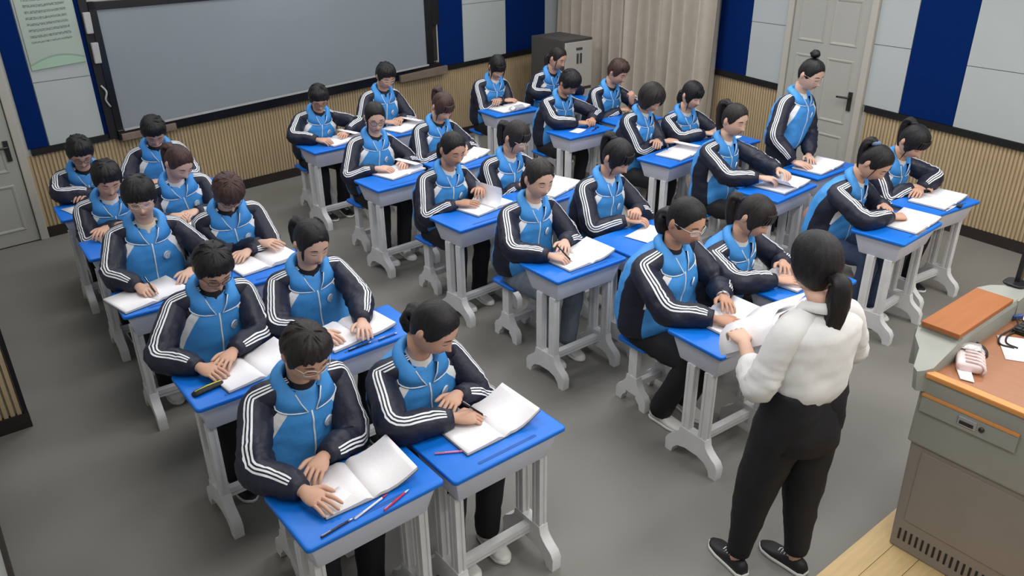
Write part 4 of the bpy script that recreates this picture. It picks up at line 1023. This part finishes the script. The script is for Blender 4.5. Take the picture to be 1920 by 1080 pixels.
# ------------------------------------------------------------------ the class
# per place: desk (x,y,rot), head, right hand, left hand, book near-edge corners (all in the desk's own frame)
PL = {
'A11':((0.108,-0.167,0.016),(0.04,0.391,1.170),(-0.163,-0.001,.808),(-0.071,0.148,.815),((-0.166,-0.091),(0.21,-0.114))),
'A12':((0.099,0.924,0.0),(0.05,0.373,1.166),(-0.149,0.035,.808),(-0.04,0.082,.815),((-0.127,-0.146),(0.174,-0.112))),
'A13':((0.095,2.052,-0.056),(0.019,0.422,1.212),(-0.126,0.005,.808),(0.127,0.068,.808),((-0.27,-0.159),(0.093,-0.06))),
'A14':((0.135,3.025,-0.037),(-0.007,0.321,1.111),(0.02,0.17,.82),(-0.13,0.15,.815),((-0.154,0.0),(0.10,0.05))),
'A15':((0.148,3.912,-0.044),(-0.003,0.316,1.099),(0.05,0.12,.815),(-0.07,0.15,.82),((-0.196,-0.114),(-0.02,-0.06))),
'A21':((0.708,-0.199,0.004),(-0.025,0.329,1.130),(-0.033,0.081,.808),(-0.028,0.20,.83),((-0.154,-0.082),(0.251,-0.082))),
'A22':((0.704,0.923,0.0),(-0.03,0.374,1.154),(-0.179,-0.02,.808),(0.016,-0.05,.808),((-0.192,-0.126),(0.198,-0.082))),
'A23':((0.699,2.018,-0.056),(-0.087,0.376,1.155),(0.06,0.20,.83),(-0.113,0.17,.808),((-0.197,-0.06),(0.161,0.0))),
'A24':((0.739,3.002,-0.037),(-0.125,0.351,1.124),(-0.244,0.14,.808),(-0.16,0.15,.808),((-0.253,-0.09),(-0.044,-0.02))),
'A25':((0.752,3.885,-0.044),(-0.048,0.372,1.161),(-0.167,0.16,.808),(-0.026,0.16,.808),None),
'B11':((2.252,-0.273,-0.053),(0.045,0.422,1.208),(-0.048,-0.001,.808),(0.12,0.15,.815),((-0.117,-0.059),(0.30,-0.05))),
'B12':((2.196,0.892,-0.009),(0.037,0.386,1.184),(-0.115,0.004,.808),(0.03,0.12,.815),((-0.14,-0.124),(0.25,-0.12))),
'B13':((2.212,1.941,0.045),(0.061,0.34,1.153),(0.0,0.13,.808),(0.16,0.15,.87),((-0.032,-0.063),(0.267,-0.023))),
'B14':((2.199,3.042,0.039),(0.069,0.365,1.180),(-0.021,0.15,.808),(0.19,0.15,.808),((-0.06,-0.05),(0.30,0.02))),
'B15':((2.286,4.339,0.034),(0.068,0.319,1.124),(-0.104,-0.02,.808),(0.17,0.05,.808),((-0.06,-0.139),(0.206,-0.08))),
'B21':((2.990,-0.200,0.001),(-0.071,0.323,1.099),(-0.124,0.021,.808),(0.03,0.14,.815),((-0.135,-0.06),(0.26,-0.04))),
'B22':((2.81,0.886,-0.009),(0.096,0.364,1.202),(0.08,0.14,.815),(0.10,0.16,.86),((-0.06,-0.12),(0.219,-0.06))),
'B23':((2.83,1.968,0.045),(0.046,0.323,1.134),(0.0,0.13,.808),(0.18,0.13,.808),((0.02,-0.14),(0.26,-0.08))),
'B24':((2.88,3.066,0.039),(0.05,0.328,1.172),(0.02,0.12,.808),(0.14,0.16,.82),((-0.05,-0.08),(0.28,0.0))),
'B25':((3.05,4.360,0.034),(0.06,0.328,1.227),(-0.03,0.14,.808),(0.08,0.15,.815),((-0.10,-0.15),(0.16,-0.08))),
'C11':((4.278,-0.090,0.054),(0.059,0.26,1.134),(0.06,0.02,.808),(0.14,0.15,.815),((-0.074,-0.159),(0.254,-0.159))),
'C12':((4.349,0.915,0.071),(0.015,0.451,1.204),(-0.086,0.037,.84),(0.099,0.013,.86),((-0.119,-0.134),(0.26,-0.133))),
'C13':((4.399,2.014,0.10),(0.109,0.354,1.195),(0.20,0.17,.815),(0.02,0.19,.84),((-0.10,-0.157),(0.26,-0.13))),
'C14':((4.377,3.190,-0.009),(0.108,0.297,1.156),(0.08,0.03,.808),(0.20,0.04,.808),None),
'C15':((4.377,4.322,-0.050),(0.074,0.323,1.158),(0.12,0.16,.815),(-0.02,0.17,.83),((-0.16,-0.13),(0.2,-0.10))),
'C21':((4.952,-0.013,-0.106),(0.024,0.272,1.144),(0.06,0.15,.82),(-0.02,0.13,.808),((-0.13,-0.157),(0.242,-0.10))),
'C22':((5.066,1.009,0.0),(0.058,0.238,1.473),(-0.19,0.06,.808),(0.02,0.10,.808),((-0.199,-0.149),(0.173,-0.122))),
'C23':((5.11,2.007,-0.05),(-0.06,0.40,1.126),(-0.06,0.12,.82),(0.02,0.13,.82),None),
'C24':((5.08,3.184,-0.009),(0.06,0.281,1.182),(0.10,0.16,.808),(0.08,0.08,.95),None),
'C25':((5.16,4.291,-0.050),(0.08,0.25,1.172),(-0.02,0.12,.808),(0.10,0.04,.97),None),
}
BLK = {'A': 'left block', 'B': 'middle block', 'C': 'right block'}
ROW = {1: 'front', 2: 'second', 3: 'third', 4: 'fourth', 5: 'back'}
SEAT = {'1': 'left', '2': 'right'}
desk0 = make_desk(); stool0 = make_stool(); first = True
for k, (dk, *_r) in PL.items():
    d = desk0 if first else dup_tree(desk0); s = stool0 if first else dup_tree(stool0); first = False
    blk, seat, row = BLK[k[0]], SEAT[k[1]], ROW[int(k[2])]
    place(d, (dk[0], dk[1], 0), dk[2], 'blue-topped grey school desk, %s of the %s row pair, %s' % (seat, row, blk), 'desk', 'blue-topped school desks')
    hy = max(.50, PL[k][1][1]+.155)
    if k == 'C22': hy = .62
    p = rotz(dk[2])@np.array([PL[k][1][0]*.5, hy+.01, 0])+np.array([dk[0], dk[1], 0])
    place(s, tuple(p), dk[2], 'blue school stool at the %s desk, %s row, %s' % (seat, row, blk), 'stool', 'blue school stools')
G = 'glasses_dark'; GC = 'glasses_clear'
ST = {
'A11': dict(sex='m', hair='short', glasses=GC, yaw=2, pitch=31, under='k', poseR='flat', poseL='rest', hcol='hair_soft', size=1.03, what='tracksuit student in clear glasses holding down a page corner'),
'A21': dict(hair='tied', tail='low', tail_len=.12, tail_w=1.5, tail_side=25, yaw=24, pitch=34, under='w', poseR='pen', poseL='rest', pen='R', pants='pants_black', what='tracksuit student writing with head turned aside'),
'A12': dict(sex='m', hair='short', glasses=G, yaw=0, pitch=38, under='k', poseR='rest', poseL='flat', what='tracksuit student in glasses with both hands on the book'),
'A22': dict(hair='tied', tail='mid', tail_len=.2, yaw=2, pitch=26, under='k', poseR='rest', poseL='flat', skin='skin_fair', what='tracksuit student facing forward, spread hand on an open book'),
'A13': dict(sex='m', hair='fringe', part=.0, glasses=GC, yaw=-10, pitch=15, under='c', poseR='pen', poseL='rest', pen='R', skin='skin_fair', what='tracksuit student with cream undershirt writing'),
'A23': dict(sex='m', hair='fringe', hcol='hair_brown', glasses=G, yaw=-2, pitch=46, under='k', poseR='flat', poseL='rest', skin='skin_fair', what='tracksuit student with crossed forearms'),
'A14': dict(arm=(.25, .22), sex='m', hair='short', yaw=0, pitch=32, under='w', poseR='rest', poseL='rest', what='tracksuit student with folded arms'),
'A24': dict(hair='tied', tail='mid', hcol='hair_brown', yaw=16, pitch=38, under='w', poseR='pen', poseL='rest', skin='skin_fair', what='tracksuit student bent to one side over a sheet'),
'A15': dict(arm=(.25, .215), sex='m', hair='short', glasses=G, yaw=-4, pitch=36, under='k', what='tracksuit student in dark glasses leaning on both forearms'),
'A25': dict(arm=(.25, .22), sex='m', hair='short', yaw=-8, pitch=44, under='k', what='tracksuit student looking straight down'),
'B11': dict(hair='tied', tail='low', tail_len=.16, tail_w=1.4, glasses=GC, yaw=2, pitch=22, under='k', poseR='flat', poseL='flat', watch='L', size=1.18, tyaw=12, tuck=.16, leg_w=1.12, pants='pants_black', hs=1.06, skin='skin_tan', what='tracksuit student with glasses and wristwatch'),
'B21': dict(hair='bangs', tail='mid', tail_len=.24, hcol='hair_soft', yaw=5, pitch=28, under='w', poseR='flat', poseL='flat', tyaw=8, what='tracksuit student pointing at papers behind the white-shirted person'),
'B12': dict(hair='tied', tail='low', tail_len=.26, hcol='hair_soft', yaw=-8, pitch=18, under='w', poseR='pen', poseL='flat', pen='R', pants='jeans_grey', skin='skin_fair', what='tracksuit student in pale jeans holding a pen'),
'B22': dict(hair='bangs', tail='high', tail_len=.30, yaw=3, pitch=30, under='w', poseR='rest', poseL='fist', what='tracksuit student with clasped hands over a white sheet'),
'B13': dict(hair='tied', tail='low', tail_len=.2, yaw=-4, pitch=22, under='w', poseR='flat', poseL='hold', skin='skin_tan', what='tracksuit student lifting a page'),
'B23': dict(hair='bangs', tail='mid', hcol='hair_soft', glasses=GC, yaw=5, pitch=26, under='w', what='tracksuit student in thin glasses'),
'B14': dict(hair='tied', glasses=G, tail='low', tail_len=.14, yaw=-20, pitch=22, under='k', poseR='rest', skin='skin_fair', what='tracksuit student in glasses beside a rolled-over book'),
'B24': dict(hair='bangs', hcol='hair_brown', tail='high', tail_len=.16, yaw=-4, pitch=34, under='k', what='tracksuit student with bangs and arms on the desk'),
'B15': dict(sex='m', hair='short', glasses=G, yaw=-18, pitch=38, under='k', poseR='rest', what='tracksuit student in glasses'),
'B25': dict(sex='m', hair='short', glasses=GC, yaw=-6, pitch=32, under='k', what='tracksuit student in glasses under the board edge'),
'C11': dict(hair='tied', tail='high', scrunchie=True, tail_len=.3, yaw=0, pitch=40, under='w', poseR='fist', poseL='rest', pants='jeans_dark', tyaw=4, what='tracksuit student with scrunchie, fist on the book'),
'C21': dict(arm=(.25, .21), hair='bangs', tail='high', tail_len=.3, yaw=-12, pitch=36, under='w', what='tracksuit student with folded arms next to the slatted wall'),
'C12': dict(hair='tied', tail='high', tail_len=.32, hcol='hair_soft', yaw=-8, pitch=16, under='w', poseR='hold', poseL='hold', skin='skin_fair', what='tracksuit student lifting a booklet with both hands'),
'C22': dict(hair='tied', tail='bun', glasses=GC, yaw=-6, pitch=24, under='w', poseR='flat', poseL='flat', stand=True, skin='skin_fair', pants='pants_navy', what='tracksuit student standing, leaning on the desk'),
'C13': dict(hair='bob', hcol='hair_soft', yaw=-8, pitch=36, under='w', what='tracksuit student with folded arms'),
'C23': dict(hair='bangs', tail='low', tail_len=.2, yaw=-4, pitch=20, under='w', poseR='hold', poseL='hold', skin='skin_fair', what='tracksuit student holding a small white object'),
'C14': dict(sex='m', hair='fringe', glasses=G, yaw=3, pitch=36, under='k', poseR='pen', poseL='pen', skin='skin_tan', what='tracksuit student bent over small parts between fingers'),
'C24': dict(sex='m', hair='short', hcol='hair_brown', yaw=10, pitch=30, under='k', poseR='rest', poseL='fist', dirL=(-.2, -.1, .95), nbL=(.2, -1, 0), what='tracksuit student with a raised fist by the chin'),
'C15': dict(hair='bangs', tail='low', tail_len=.22, yaw=-12, pitch=36, under='w', what='tracksuit student with folded arms behind a clear pouch'),
'C25': dict(hair='tied', tail='low', tail_len=.2, hcol='hair_soft', yaw=14, pitch=24, under='k', poseL='fist', dirL=(-.35, -.1, .9), nbL=(.3, -1, 0), what='tracksuit student resting chin near one hand by the cabinet'),
}
BOOKS = {  # style of what lies open on each desk
'A11': dict(lift=.055, leaf=(-.10, -.05, 0)), 'A21': dict(lift=.06), 'A12': dict(lift=.035), 'A22': dict(lift=.02, thl=.014), 'A13': dict(lift=.012), 'A23': dict(lift=.022, thr=.02),
'B12': dict(lift=.045), 'B11': dict(lift=.012), 'B21': dict(lift=.01), 'B13': dict(turn=(1, 1.25), thr=.016), 'B14': dict(roll=True), 'B15': dict(roll=True), 'B23': dict(lift=.03), 'B24': dict(lift=.03), 'B25': dict(roll=True),
'C11': dict(lift=.02), 'C21': dict(lift=.022), 'C12': dict(lift=.022, turn=(-1, .55)), 'C22': dict(lift=.024), 'C13': dict(roll=True), 'C15': dict(lift=.03)}
for i, (k, S) in enumerate(ST.items()):
    dk, hd, hr, hl, bk = PL[k]
    blk, seat, row = BLK[k[0]], SEAT[k[1]], ROW[int(k[2])]
    D = dict(S); D.update(head=hd, handR=hr, handL=hl, seed=i+1.3, shoes='black' if i % 3 == 0 else 'white')
    if k in ('B11', 'B12', 'A21'): D['shoes'] = 'white'
    if k == 'A12': D['shoes'] = 'black'
    base = np.array([hd[0]*.5, max(.50, hd[1]+.155), 0])
    if k == 'C22':
        D.update(hip=(.04, .40, .86), footR=(-.06, .37, 0), footL=(.11, .36, 0), arm=(.285, .25)); base = np.array([.03, .38, 0])
    D['inner'] = (1 if k[1] == '1' else -1) if k in ('A14', 'A24', 'B13', 'B23', 'B21', 'A23') else 0
    if bk is not None:
        (x1, y1), (x2, y2) = bk; a = math.atan2(y2-y1, x2-x1); q_ = BOOKS.get(k)
        wb, db = (.38, .26) if q_ is not None else (.27, .19); c = np.array([x1, y1, 0])+rotz(a)@np.array([wb/2, db/2, 0])
        D['book'] = (c[0], c[1], a, wb, db, q_.get('lift', 0.) if q_ else 0., max(q_.get('thl', .012), q_.get('thr', .012)) if q_ is not None else -.0015)
    label = '%s, %s row %s seat, %s' % (S['what'], row, seat, blk)
    person(D, base, 0, label, 'students in blue and navy tracksuits', dk)
    if bk is not None:
        (x1, y1), (x2, y2) = bk; a = math.atan2(y2-y1, x2-x1); wb = .38
        if k in BOOKS: b = make_book(wb, .26, **BOOKS[k]); c = np.array([x1, y1, 0])+rotz(a)@np.array([wb/2, .13, 0]); nm = 'open white book'; cat = 'book'
        else:
            wb = .27; b = make_paper(wb, .19); b.name = 'paper_sheet'; c = np.array([x1, y1, 0])+rotz(a)@np.array([wb/2, .095, 0]); nm = 'white paper sheets'; cat = 'paper'
        p = rotz(dk[2])@c+np.array([dk[0], dk[1], 0])
        place(b, (p[0], p[1], DH+.001), a+dk[2], '%s on the %s desk of the %s row, %s' % (nm, seat, row, blk), cat, 'books and papers on the desks')
    if D.get('pen'):
        Wp, d_, nb, ts = D['_h'+D['pen']]; q = rotz(dk[2])
        pen = make_pen('pen_black', 'silver'); tip = Wp+d_*.135+ts*.018-nb*.035; tail = Wp+d_*.045+ts*.034+nb*.04
        tip[2] = max(tip[2], DH+.016); ax = unit(tip-tail); c = tip-ax*.07
        zx = unit(np.cross(ax, (0, 0, 1))); M3 = np.stack([ax, -zx, np.cross(ax, -zx)], 1); M3 = q@M3; cw = q@c+np.array([dk[0], dk[1], 0])
        mm = Matrix(((M3[0][0], M3[0][1], M3[0][2], cw[0]), (M3[1][0], M3[1][1], M3[1][2], cw[1]), (M3[2][0], M3[2][1], M3[2][2], cw[2]), (0, 0, 0, 1)))
        pen.matrix_world = mm; tag(pen, 'slim dark pen in the writing hand at the %s desk, %s row, %s' % (seat, row, blk), 'pen')
def on_desk(k, x, y, z=0.): dk = PL[k][0]; p = rotz(dk[2])@np.array([x, y, 0]); return (dk[0]+p[0], dk[1]+p[1], DH+.0015+z)
def pen_at(k, x, y, a, label, body, tip, L=.14): place(make_pen(body, tip, L), on_desk(k, x, y), a+PL[k][0][2], label, 'pen')
pen_at('A11', -.155, -.155, .10, 'dark purple pen with silver end at the corner of the nearest desk', 'pen_dark', 'silver')
pen_at('A11', .085, -.165, .30, 'red pen with white bands lying beyond the nearest open book', 'pen_red', 'pen_white')
pen_at('A11', -.005, -.135, .24, 'white pencil tucked at the near edge of the front-left book', 'pen_white', 'pen_red', .17)
pen_at('A21', -.20, -.02, -.55, 'pink pen lying beside the front student writing', 'pen_pink', 'pen_pink', .12)
pen_at('A22', -.06, -.148, .05, 'dark pen lying in the groove of the second-row desk', 'pen_black', 'silver')
pen_at('A22', .10, -.150, .05, 'blue-grey pencil in the groove of the second-row desk', 'usb_blue', 'silver', .12)
pen_at('C21', -.06, -.165, .12, 'pale pencil beside the book on the desk by the slatted wall', 'pen_white', 'silver', .15)
pen_at('C21', -.02, -.150, -.10, 'cream pen beside the book on the desk by the slatted wall', 'pen_white', 'pen_black', .12)
pen_at('C14', .10, -.10, .4, 'dark pen on the desk of the student bent over small parts', 'pen_black', 'silver', .12)
def pouch(k, x, y, a, L, W_, H_, body, trim_m, label, nm):
    r = empty(nm); mb = MB(); S = np.linspace(0, 1, 11); rings = []
    for s in S:
        w_ = W_/2*min(1, 2.2*math.sin(PI*min(max(s, .04), .96))**.5); h_ = H_*min(1, 1.6*math.sin(PI*min(max(s, .04), .96))**.5)
        rings.append([(L*(s-.5), w_*math.cos(t), h_*.5+h_*.5*math.sin(t)+.003*nz((s*9, t, 1), 1)) for t in np.linspace(0, 2*PI, 15)[:-1]])
    add_rings(mb, rings, body); mb.obj('bag', r)
    mb = MB(); tube(mb, [(-L*.42, 0, H_*.93), (0, .002, H_+.001), (L*.42, 0, H_*.93)], .0035, trim_m, 6); mb.obj('zip', r)
    place(r, on_desk(k, x, y), a+PL[k][0][2], label, 'pencil case')
pouch('A12', -.19, -.055, .15, .15, .045, .022, 'case_black', 'yellow', 'flat black pen pouch with yellow tag beside the book', 'pencil_pouch')
pouch('C15', .03, -.11, .10, .20, .08, .06, 'clear_vinyl', 'pen_white', 'clear plastic pencil pouch on the back-row desk', 'pencil_pouch')
pouch('C24', .05, .02, -.5, .19, .08, .06, 'case_black', 'yellow', 'black pencil case with yellow trim under the raised fist', 'pencil_case')
def small_box(k, x, y, a, s, m, label, nm, cat):
    r = MB(); slab_round(r, s[0], s[1], 0, s[2], min(s[0], s[1])*.3, m, .002); o = r.obj(nm); place(o, on_desk(k, x, y), a, label, cat)
small_box('C11', -.02, -.172, .1, (.16, .018, .004), 'clear_vinyl', 'clear ruler lying along the front edge of the desk behind the white-shirted person', 'ruler', 'ruler')
small_box('C21', .04, -.170, .3, (.07, .03, .014), 'pen_black', 'small black correction tape by the pencils on the far-right desk', 'correction_tape', 'stationery')
small_box('C23', .20, .02, .2, (.09, .05, .003), 'paper', 'small white card on the desk near the curtain edge', 'card', 'card')
small_box('C14', .17, -.06, .2, (.05, .02, .008), 'case_black', 'small black clip on the desk of the bent-over student', 'clip', 'stationery')
r = make_paper(.16, .11, 1); place(r, on_desk('C14', -.06, -.03), .3, 'small cream sheet on the desk of the bent-over student', 'paper', 'books and papers on the desks')
dk = PL['C23'][0]; hR = PL['C23'][2]; p = rotz(dk[2])@np.array([-.02, .05, 0])
m = MB(); m.box((-.035, -.004, -.06), (.035, .004, .06), 'pen_white'); o = m.obj('white_card_case', bevel=.003); o.location = (dk[0]+p[0], dk[1]+p[1], DH+.075); o.rotation_euler = (-.7, 0, .2); tag(o, 'small white case held in both hands beside the curtain', 'card case')
# ------------------------------------------------------------------ teacher
TW = (1.75, -.97, PI-.16)
TD = dict(teacher=True, hs=.98, stand=True, sex='f', hair='sleek', tail='low', tail_len=.30, tail_w=1.15, hcol='hair_black', yaw=-4, pitch=8, head=(0, -.015, 1.50), nb=(0, .045, 1.345), hip=(0, .045, .945), under='w', skin='skin_fair',
    handR=(-.17, -.25, 1.10), handL=(.11, -.25, 1.10), poseR='hold', poseL='hold', poleR=(-.55, .5, -.7), poleL=(.42, .5, -.8), footR=(-.09, .02, 0), footL=(.10, .0, 0), pants='pants_black', shoes='black', arm=(.27, .24), size=.96, seed=44.)
# she stands with her weight on one leg
TD['footR'] = (-.055, .10, 0); TD['footL'] = (.175, -.03, 0)
person(TD, np.array([0, .04, 0]), 0, 'person in white shirt and black trousers standing with papers, back to camera', None, TW)
# papers she holds
q = rotz(TW[2]); r = empty('handout')
mb = MB(); sheet(mb, [(-.20, .012), (-.12, .020), (-.04, .012), (.0, .0), (.05, .016), (.12, .020), (.18, .002), (.215, -.035), (.235, -.085)], .29, 'page'); mb.obj('sheet', r)
mb = MB(); sheet(mb, [(-.19, .0), (-.10, .008), (0, -.008), (.07, .004), (.13, .004), (.175, -.02), (.20, -.06), (.215, -.10)], .285, 'page'); o = mb.obj('sheet', r); o.location = (.004, .006, -.006)
p = q@np.array([-.12, -.31, 1.12])+np.array([TW[0], TW[1], 0]); place(r, tuple(p), TW[2], 'white printed sheets held up by the person in white shirt', 'paper'); r.rotation_euler = (.62, 0, TW[2]+.22)
# ------------------------------------------------------------------ podium
PX0, PX1, PY0, PY1 = 2.20, 3.20, -1.98, -1.12; PB = -1.262
root = empty('lectern_podium', (2.68, -1.55, PZ), 0, 'grey podium with orange wood top and locked drawer', 'podium'); off = np.array(root.location)
m = MB(); V = [(PX0+.022, PY0, PZ), (PX1-.022, PY0, PZ), (PX1-.022, PB-.03, PZ), (PX0+.022, PB-.03, PZ), (PX0+.022, PY0, .64), (PX1-.022, PY0, .64), (PX1-.022, PB-.012, .64), (PX0+.022, PB-.012, .64)]
m.hexa(V, 'podium_lower'); low = m.obj('cabinet', root, off=off, bevel=.01)
m = MB(); m.box((PX0+.016, PY0+.06, PZ+.17), (PX0+.024, PB-.07, .60), 'podium_lower'); m.obj('side_panel', low, off=off, bevel=.004)
for k in range(24):
    m = MB(); y = PB-.065-k*.026; m.box((PX0+.019, y-.0045, PZ+.055), (PX0+.026, y+.0045, PZ+.115), 'black_plastic'); m.obj('vent_slot', low, off=off)
m = MB(); V = [(PX0+.008, PY0, .63), (PX1-.008, PY0, .63), (PX1-.008, PB, .63), (PX0+.008, PB, .63), (PX0, PY0, .975), (PX1, PY0, .975), (PX1, PB-.005, .975), (PX0, PB-.005, .975)]
m.hexa(V, 'podium_grey'); upb = m.obj('upper_body', root, off=off, bevel=.012)
m = MB(); m.box((PX0-.010, -1.665, .805), (PX0+.02, -1.285, .885), 'podium_grey'); dr = m.obj('drawer', root, off=off, bevel=.004)
m = MB(); m.box((PX0-.014, -1.665, .883), (PX0+.0, -1.285, .892), 'podium_edge'); m.obj('drawer_lip', dr, off=off)
m = MB(); m.box((PX0-.016, -1.515, .828), (PX0-.006, -1.440, .868), 'silver'); m.obj('handle', dr, off=off, bevel=.004)
m = MB(); m.box((PX0-.0175, -1.505, .834), (PX0-.010, -1.450, .850), 'handle_metal'); m.obj('pull_recess', dr, off=off)
m = MB(); tube(m, [(PX0-.006, -1.535, .845), (PX0-.016, -1.535, .845)], .011, 'handle_metal', 14); m.obj('lock', dr, off=off)
m = MB(); m.box((PX0+.03, PY0, .970), (PX1-.03, -1.285, .980), 'podium_top'); m.obj('work_surface', root, off=off)
m = MB(); m.box((PX0-.010, PY0, .966), (PX0+.032, -1.278, .990), 'podium_edge'); m.obj('edge_band', root, off=off, bevel=.006)
# raised ledge with cheek panels
prof = [(PY1+.005, .88), (PY1+.01, 1.05), (PY1-.005, 1.082), (PY1-.172, 1.082), (PY1-.180, 1.06), (PY1-.180, .90)]
m = MB(); m.prism(prof, 'x', PX0+.20, PX1-.20, 'podium_grey'); m.obj('ledge_body', root, off=off, bevel=.006)
for sgn in (0, 1):
    top = [(2.425, -1.112, 1.080), (2.345, -1.14, 1.072), (2.29, -1.19, 1.058), (2.19, -1.225, 1.03), (2.172, -1.25, 1.012), (2.192, -1.272, .995), (2.22, -1.292, .992), (2.425, -1.302, 1.078)]
    top = [(a, b, (.992+(a-2.18)*.355) if not sgn else 1.078) for a, b, c in top]
    if sgn: top = [(PX0+PX1-a, b, c) for a, b, c in top][::-1]
    n = len(top); V = list(top)+[(a+(.03 if not sgn else -.03)*(b > -1.22), b-.012, .90) for a, b, c in top]
    m = MB(); m.add(V, [tuple(range(n)), tuple(range(2*n-1, n-1, -1))]+[(i, n+i, n+(i+1) % n, (i+1) % n) for i in range(n)], 'podium_grey', flat=True); m.obj('cheek', root, off=off)
m = MB(); m.box((2.385, -1.30, 1.085), (2.91, -1.135, 1.108), 'podium_orange'); m.obj('top_board', root, off=off, bevel=.004)
def pod(nm, mb, loc, rz, label, cat, bevel=0.): o = mb.obj(nm, bevel=bevel) if isinstance(mb, MB) else mb; place(o, loc, rz, label, cat); return o
ZT = .9815
r = empty('tissue_pack'); 
m = MB(); slab_round(m, .17, .10, 0, .045, .018, 'pink_tissue', .012); m.obj('pack', r)
m = MB()
for k in range(6): tube(m, catmull([(-.08+.03*k, -.052, .006), (-.078+.03*k, -.056, .03), (-.07+.03*k, -.03, .05), (-.065+.03*k, .02, .049)], 8), .006, 'pink_tissue', 6)
m.obj('fold', r)
m = MB(); sheet(m, [(-.04, .052), (0, .056), (.035, .05)], .085, 'foil'); o = m.obj('wrapper', r); o.location = (.07, 0, .004)
pod('tissue_pack', r, (2.405, -1.352, ZT), .45, 'crumpled pink and silver tissue pack on the podium', 'tissue pack')
m = MB(); V = [(-.05, -.03, 0), (.05, -.02, 0), (.045, .03, 0), (-.04, .02, 0), (-.05, -.03, .003), (.05, -.02, .012), (.045, .03, .008), (-.04, .02, .004)]; m.hexa(V, 'paper')
pod('folded_note', m, (2.305, -1.385, ZT+.002), .5, 'small folded white note beside the tissue pack', 'note')
r = empty('computer_mouse'); m = MB(); ellipsoid(m, (0, 0, 0), (.055, .034, .032), 'black_plastic', None, 18, 12); v = m.V[0]; v[:, 2] = np.maximum(v[:, 2], 0); m.obj('shell', r); m = MB(); tube(m, [(.03, -.004, .026), (.03, .004, .026)], .007, 'key_black', 10); m.obj('wheel', r)
pod('computer_mouse', r, (2.545, -1.335, ZT), .75, 'black rounded mouse behind the tissue pack', 'mouse')
r = empty('keyboard'); m = MB(); m.box((-.22, -.075, 0), (.22, .075, .018), 'black_plastic'); m.obj('case', r, bevel=.004)
ky = None
for i in range(14):
    for j in range(5):
        if ky is None:
            m = MB(); m.box((-.012, -.012, .018), (.012, .012, .025), 'key_black'); ky = m.obj('key', r, bevel=.002); ky.location = (-.2+i*.0305, -.058+j*.029, 0)
        else:
            c = ky.copy(); COL.objects.link(c); c.parent = r; c.location = (-.2+i*.0305, -.058+j*.029, 0)
pod('keyboard', r, (3.06, -1.42, ZT), .02, 'black keyboard at the right edge of the podium top', 'keyboard')
m = MB(); sheet(m, [(-.11, .001), (0, .002), (.11, .003)], .29, 'page'); pod('paper_sheet', m, (2.74, -1.50, ZT), .55, 'white sheet lying on the podium top near the keyboard', 'paper')
r = empty('cable'); m = MB(); tube(m, catmull([(2.96, -1.315, ZT+.02), (2.90, -1.345, ZT+.012), (2.76, -1.335, ZT+.005), (2.68, -1.365, ZT+.005), (2.69, -1.42, ZT+.005)], 26), .0042, 'cable', 7); m.obj('lead', r)
m = MB(); tube(m, catmull([(2.97, -1.34, ZT+.018), (2.92, -1.37, ZT+.009), (2.79, -1.355, ZT+.005), (2.71, -1.38, ZT+.005), (2.70, -1.43, ZT+.005)], 26), .0042, 'cable', 7); m.obj('lead', r)
m = MB(); m.box((-.028, -.010, 0), (.028, .010, .018), 'usb_blue', rotz(-.5), (2.985, -1.312, ZT+.008)); m.obj('plug', r, bevel=.003)
m = MB(); m.box((-.022, -.009, 0), (.022, .009, .014), 'sole_white', rotz(.3), (2.985, -1.345, ZT+.008)); m.obj('plug', r, bevel=.003)
tag(r, 'pair of dark cables with blue and white plugs on the podium', 'cable')
r = empty('monitor', (3.10, -1.20, 1.085)); 
m = MB(); slab_round(m, .10, .10, 0, .012, .03, 'black_plastic', .004); m.obj('base', r)
m = MB(); m.box((.005, -.012, .01), (.05, .012, .17), 'black_plastic'); m.obj('stand', r, bevel=.004)
m = MB(); m.box((.02, -.03, .10), (.50, .005, .42), 'black_plastic'); m.obj('screen', r, bevel=.008)
place(r, (3.155, -1.215, 1.0795), .0, 'black monitor at the right edge of the podium', 'monitor')
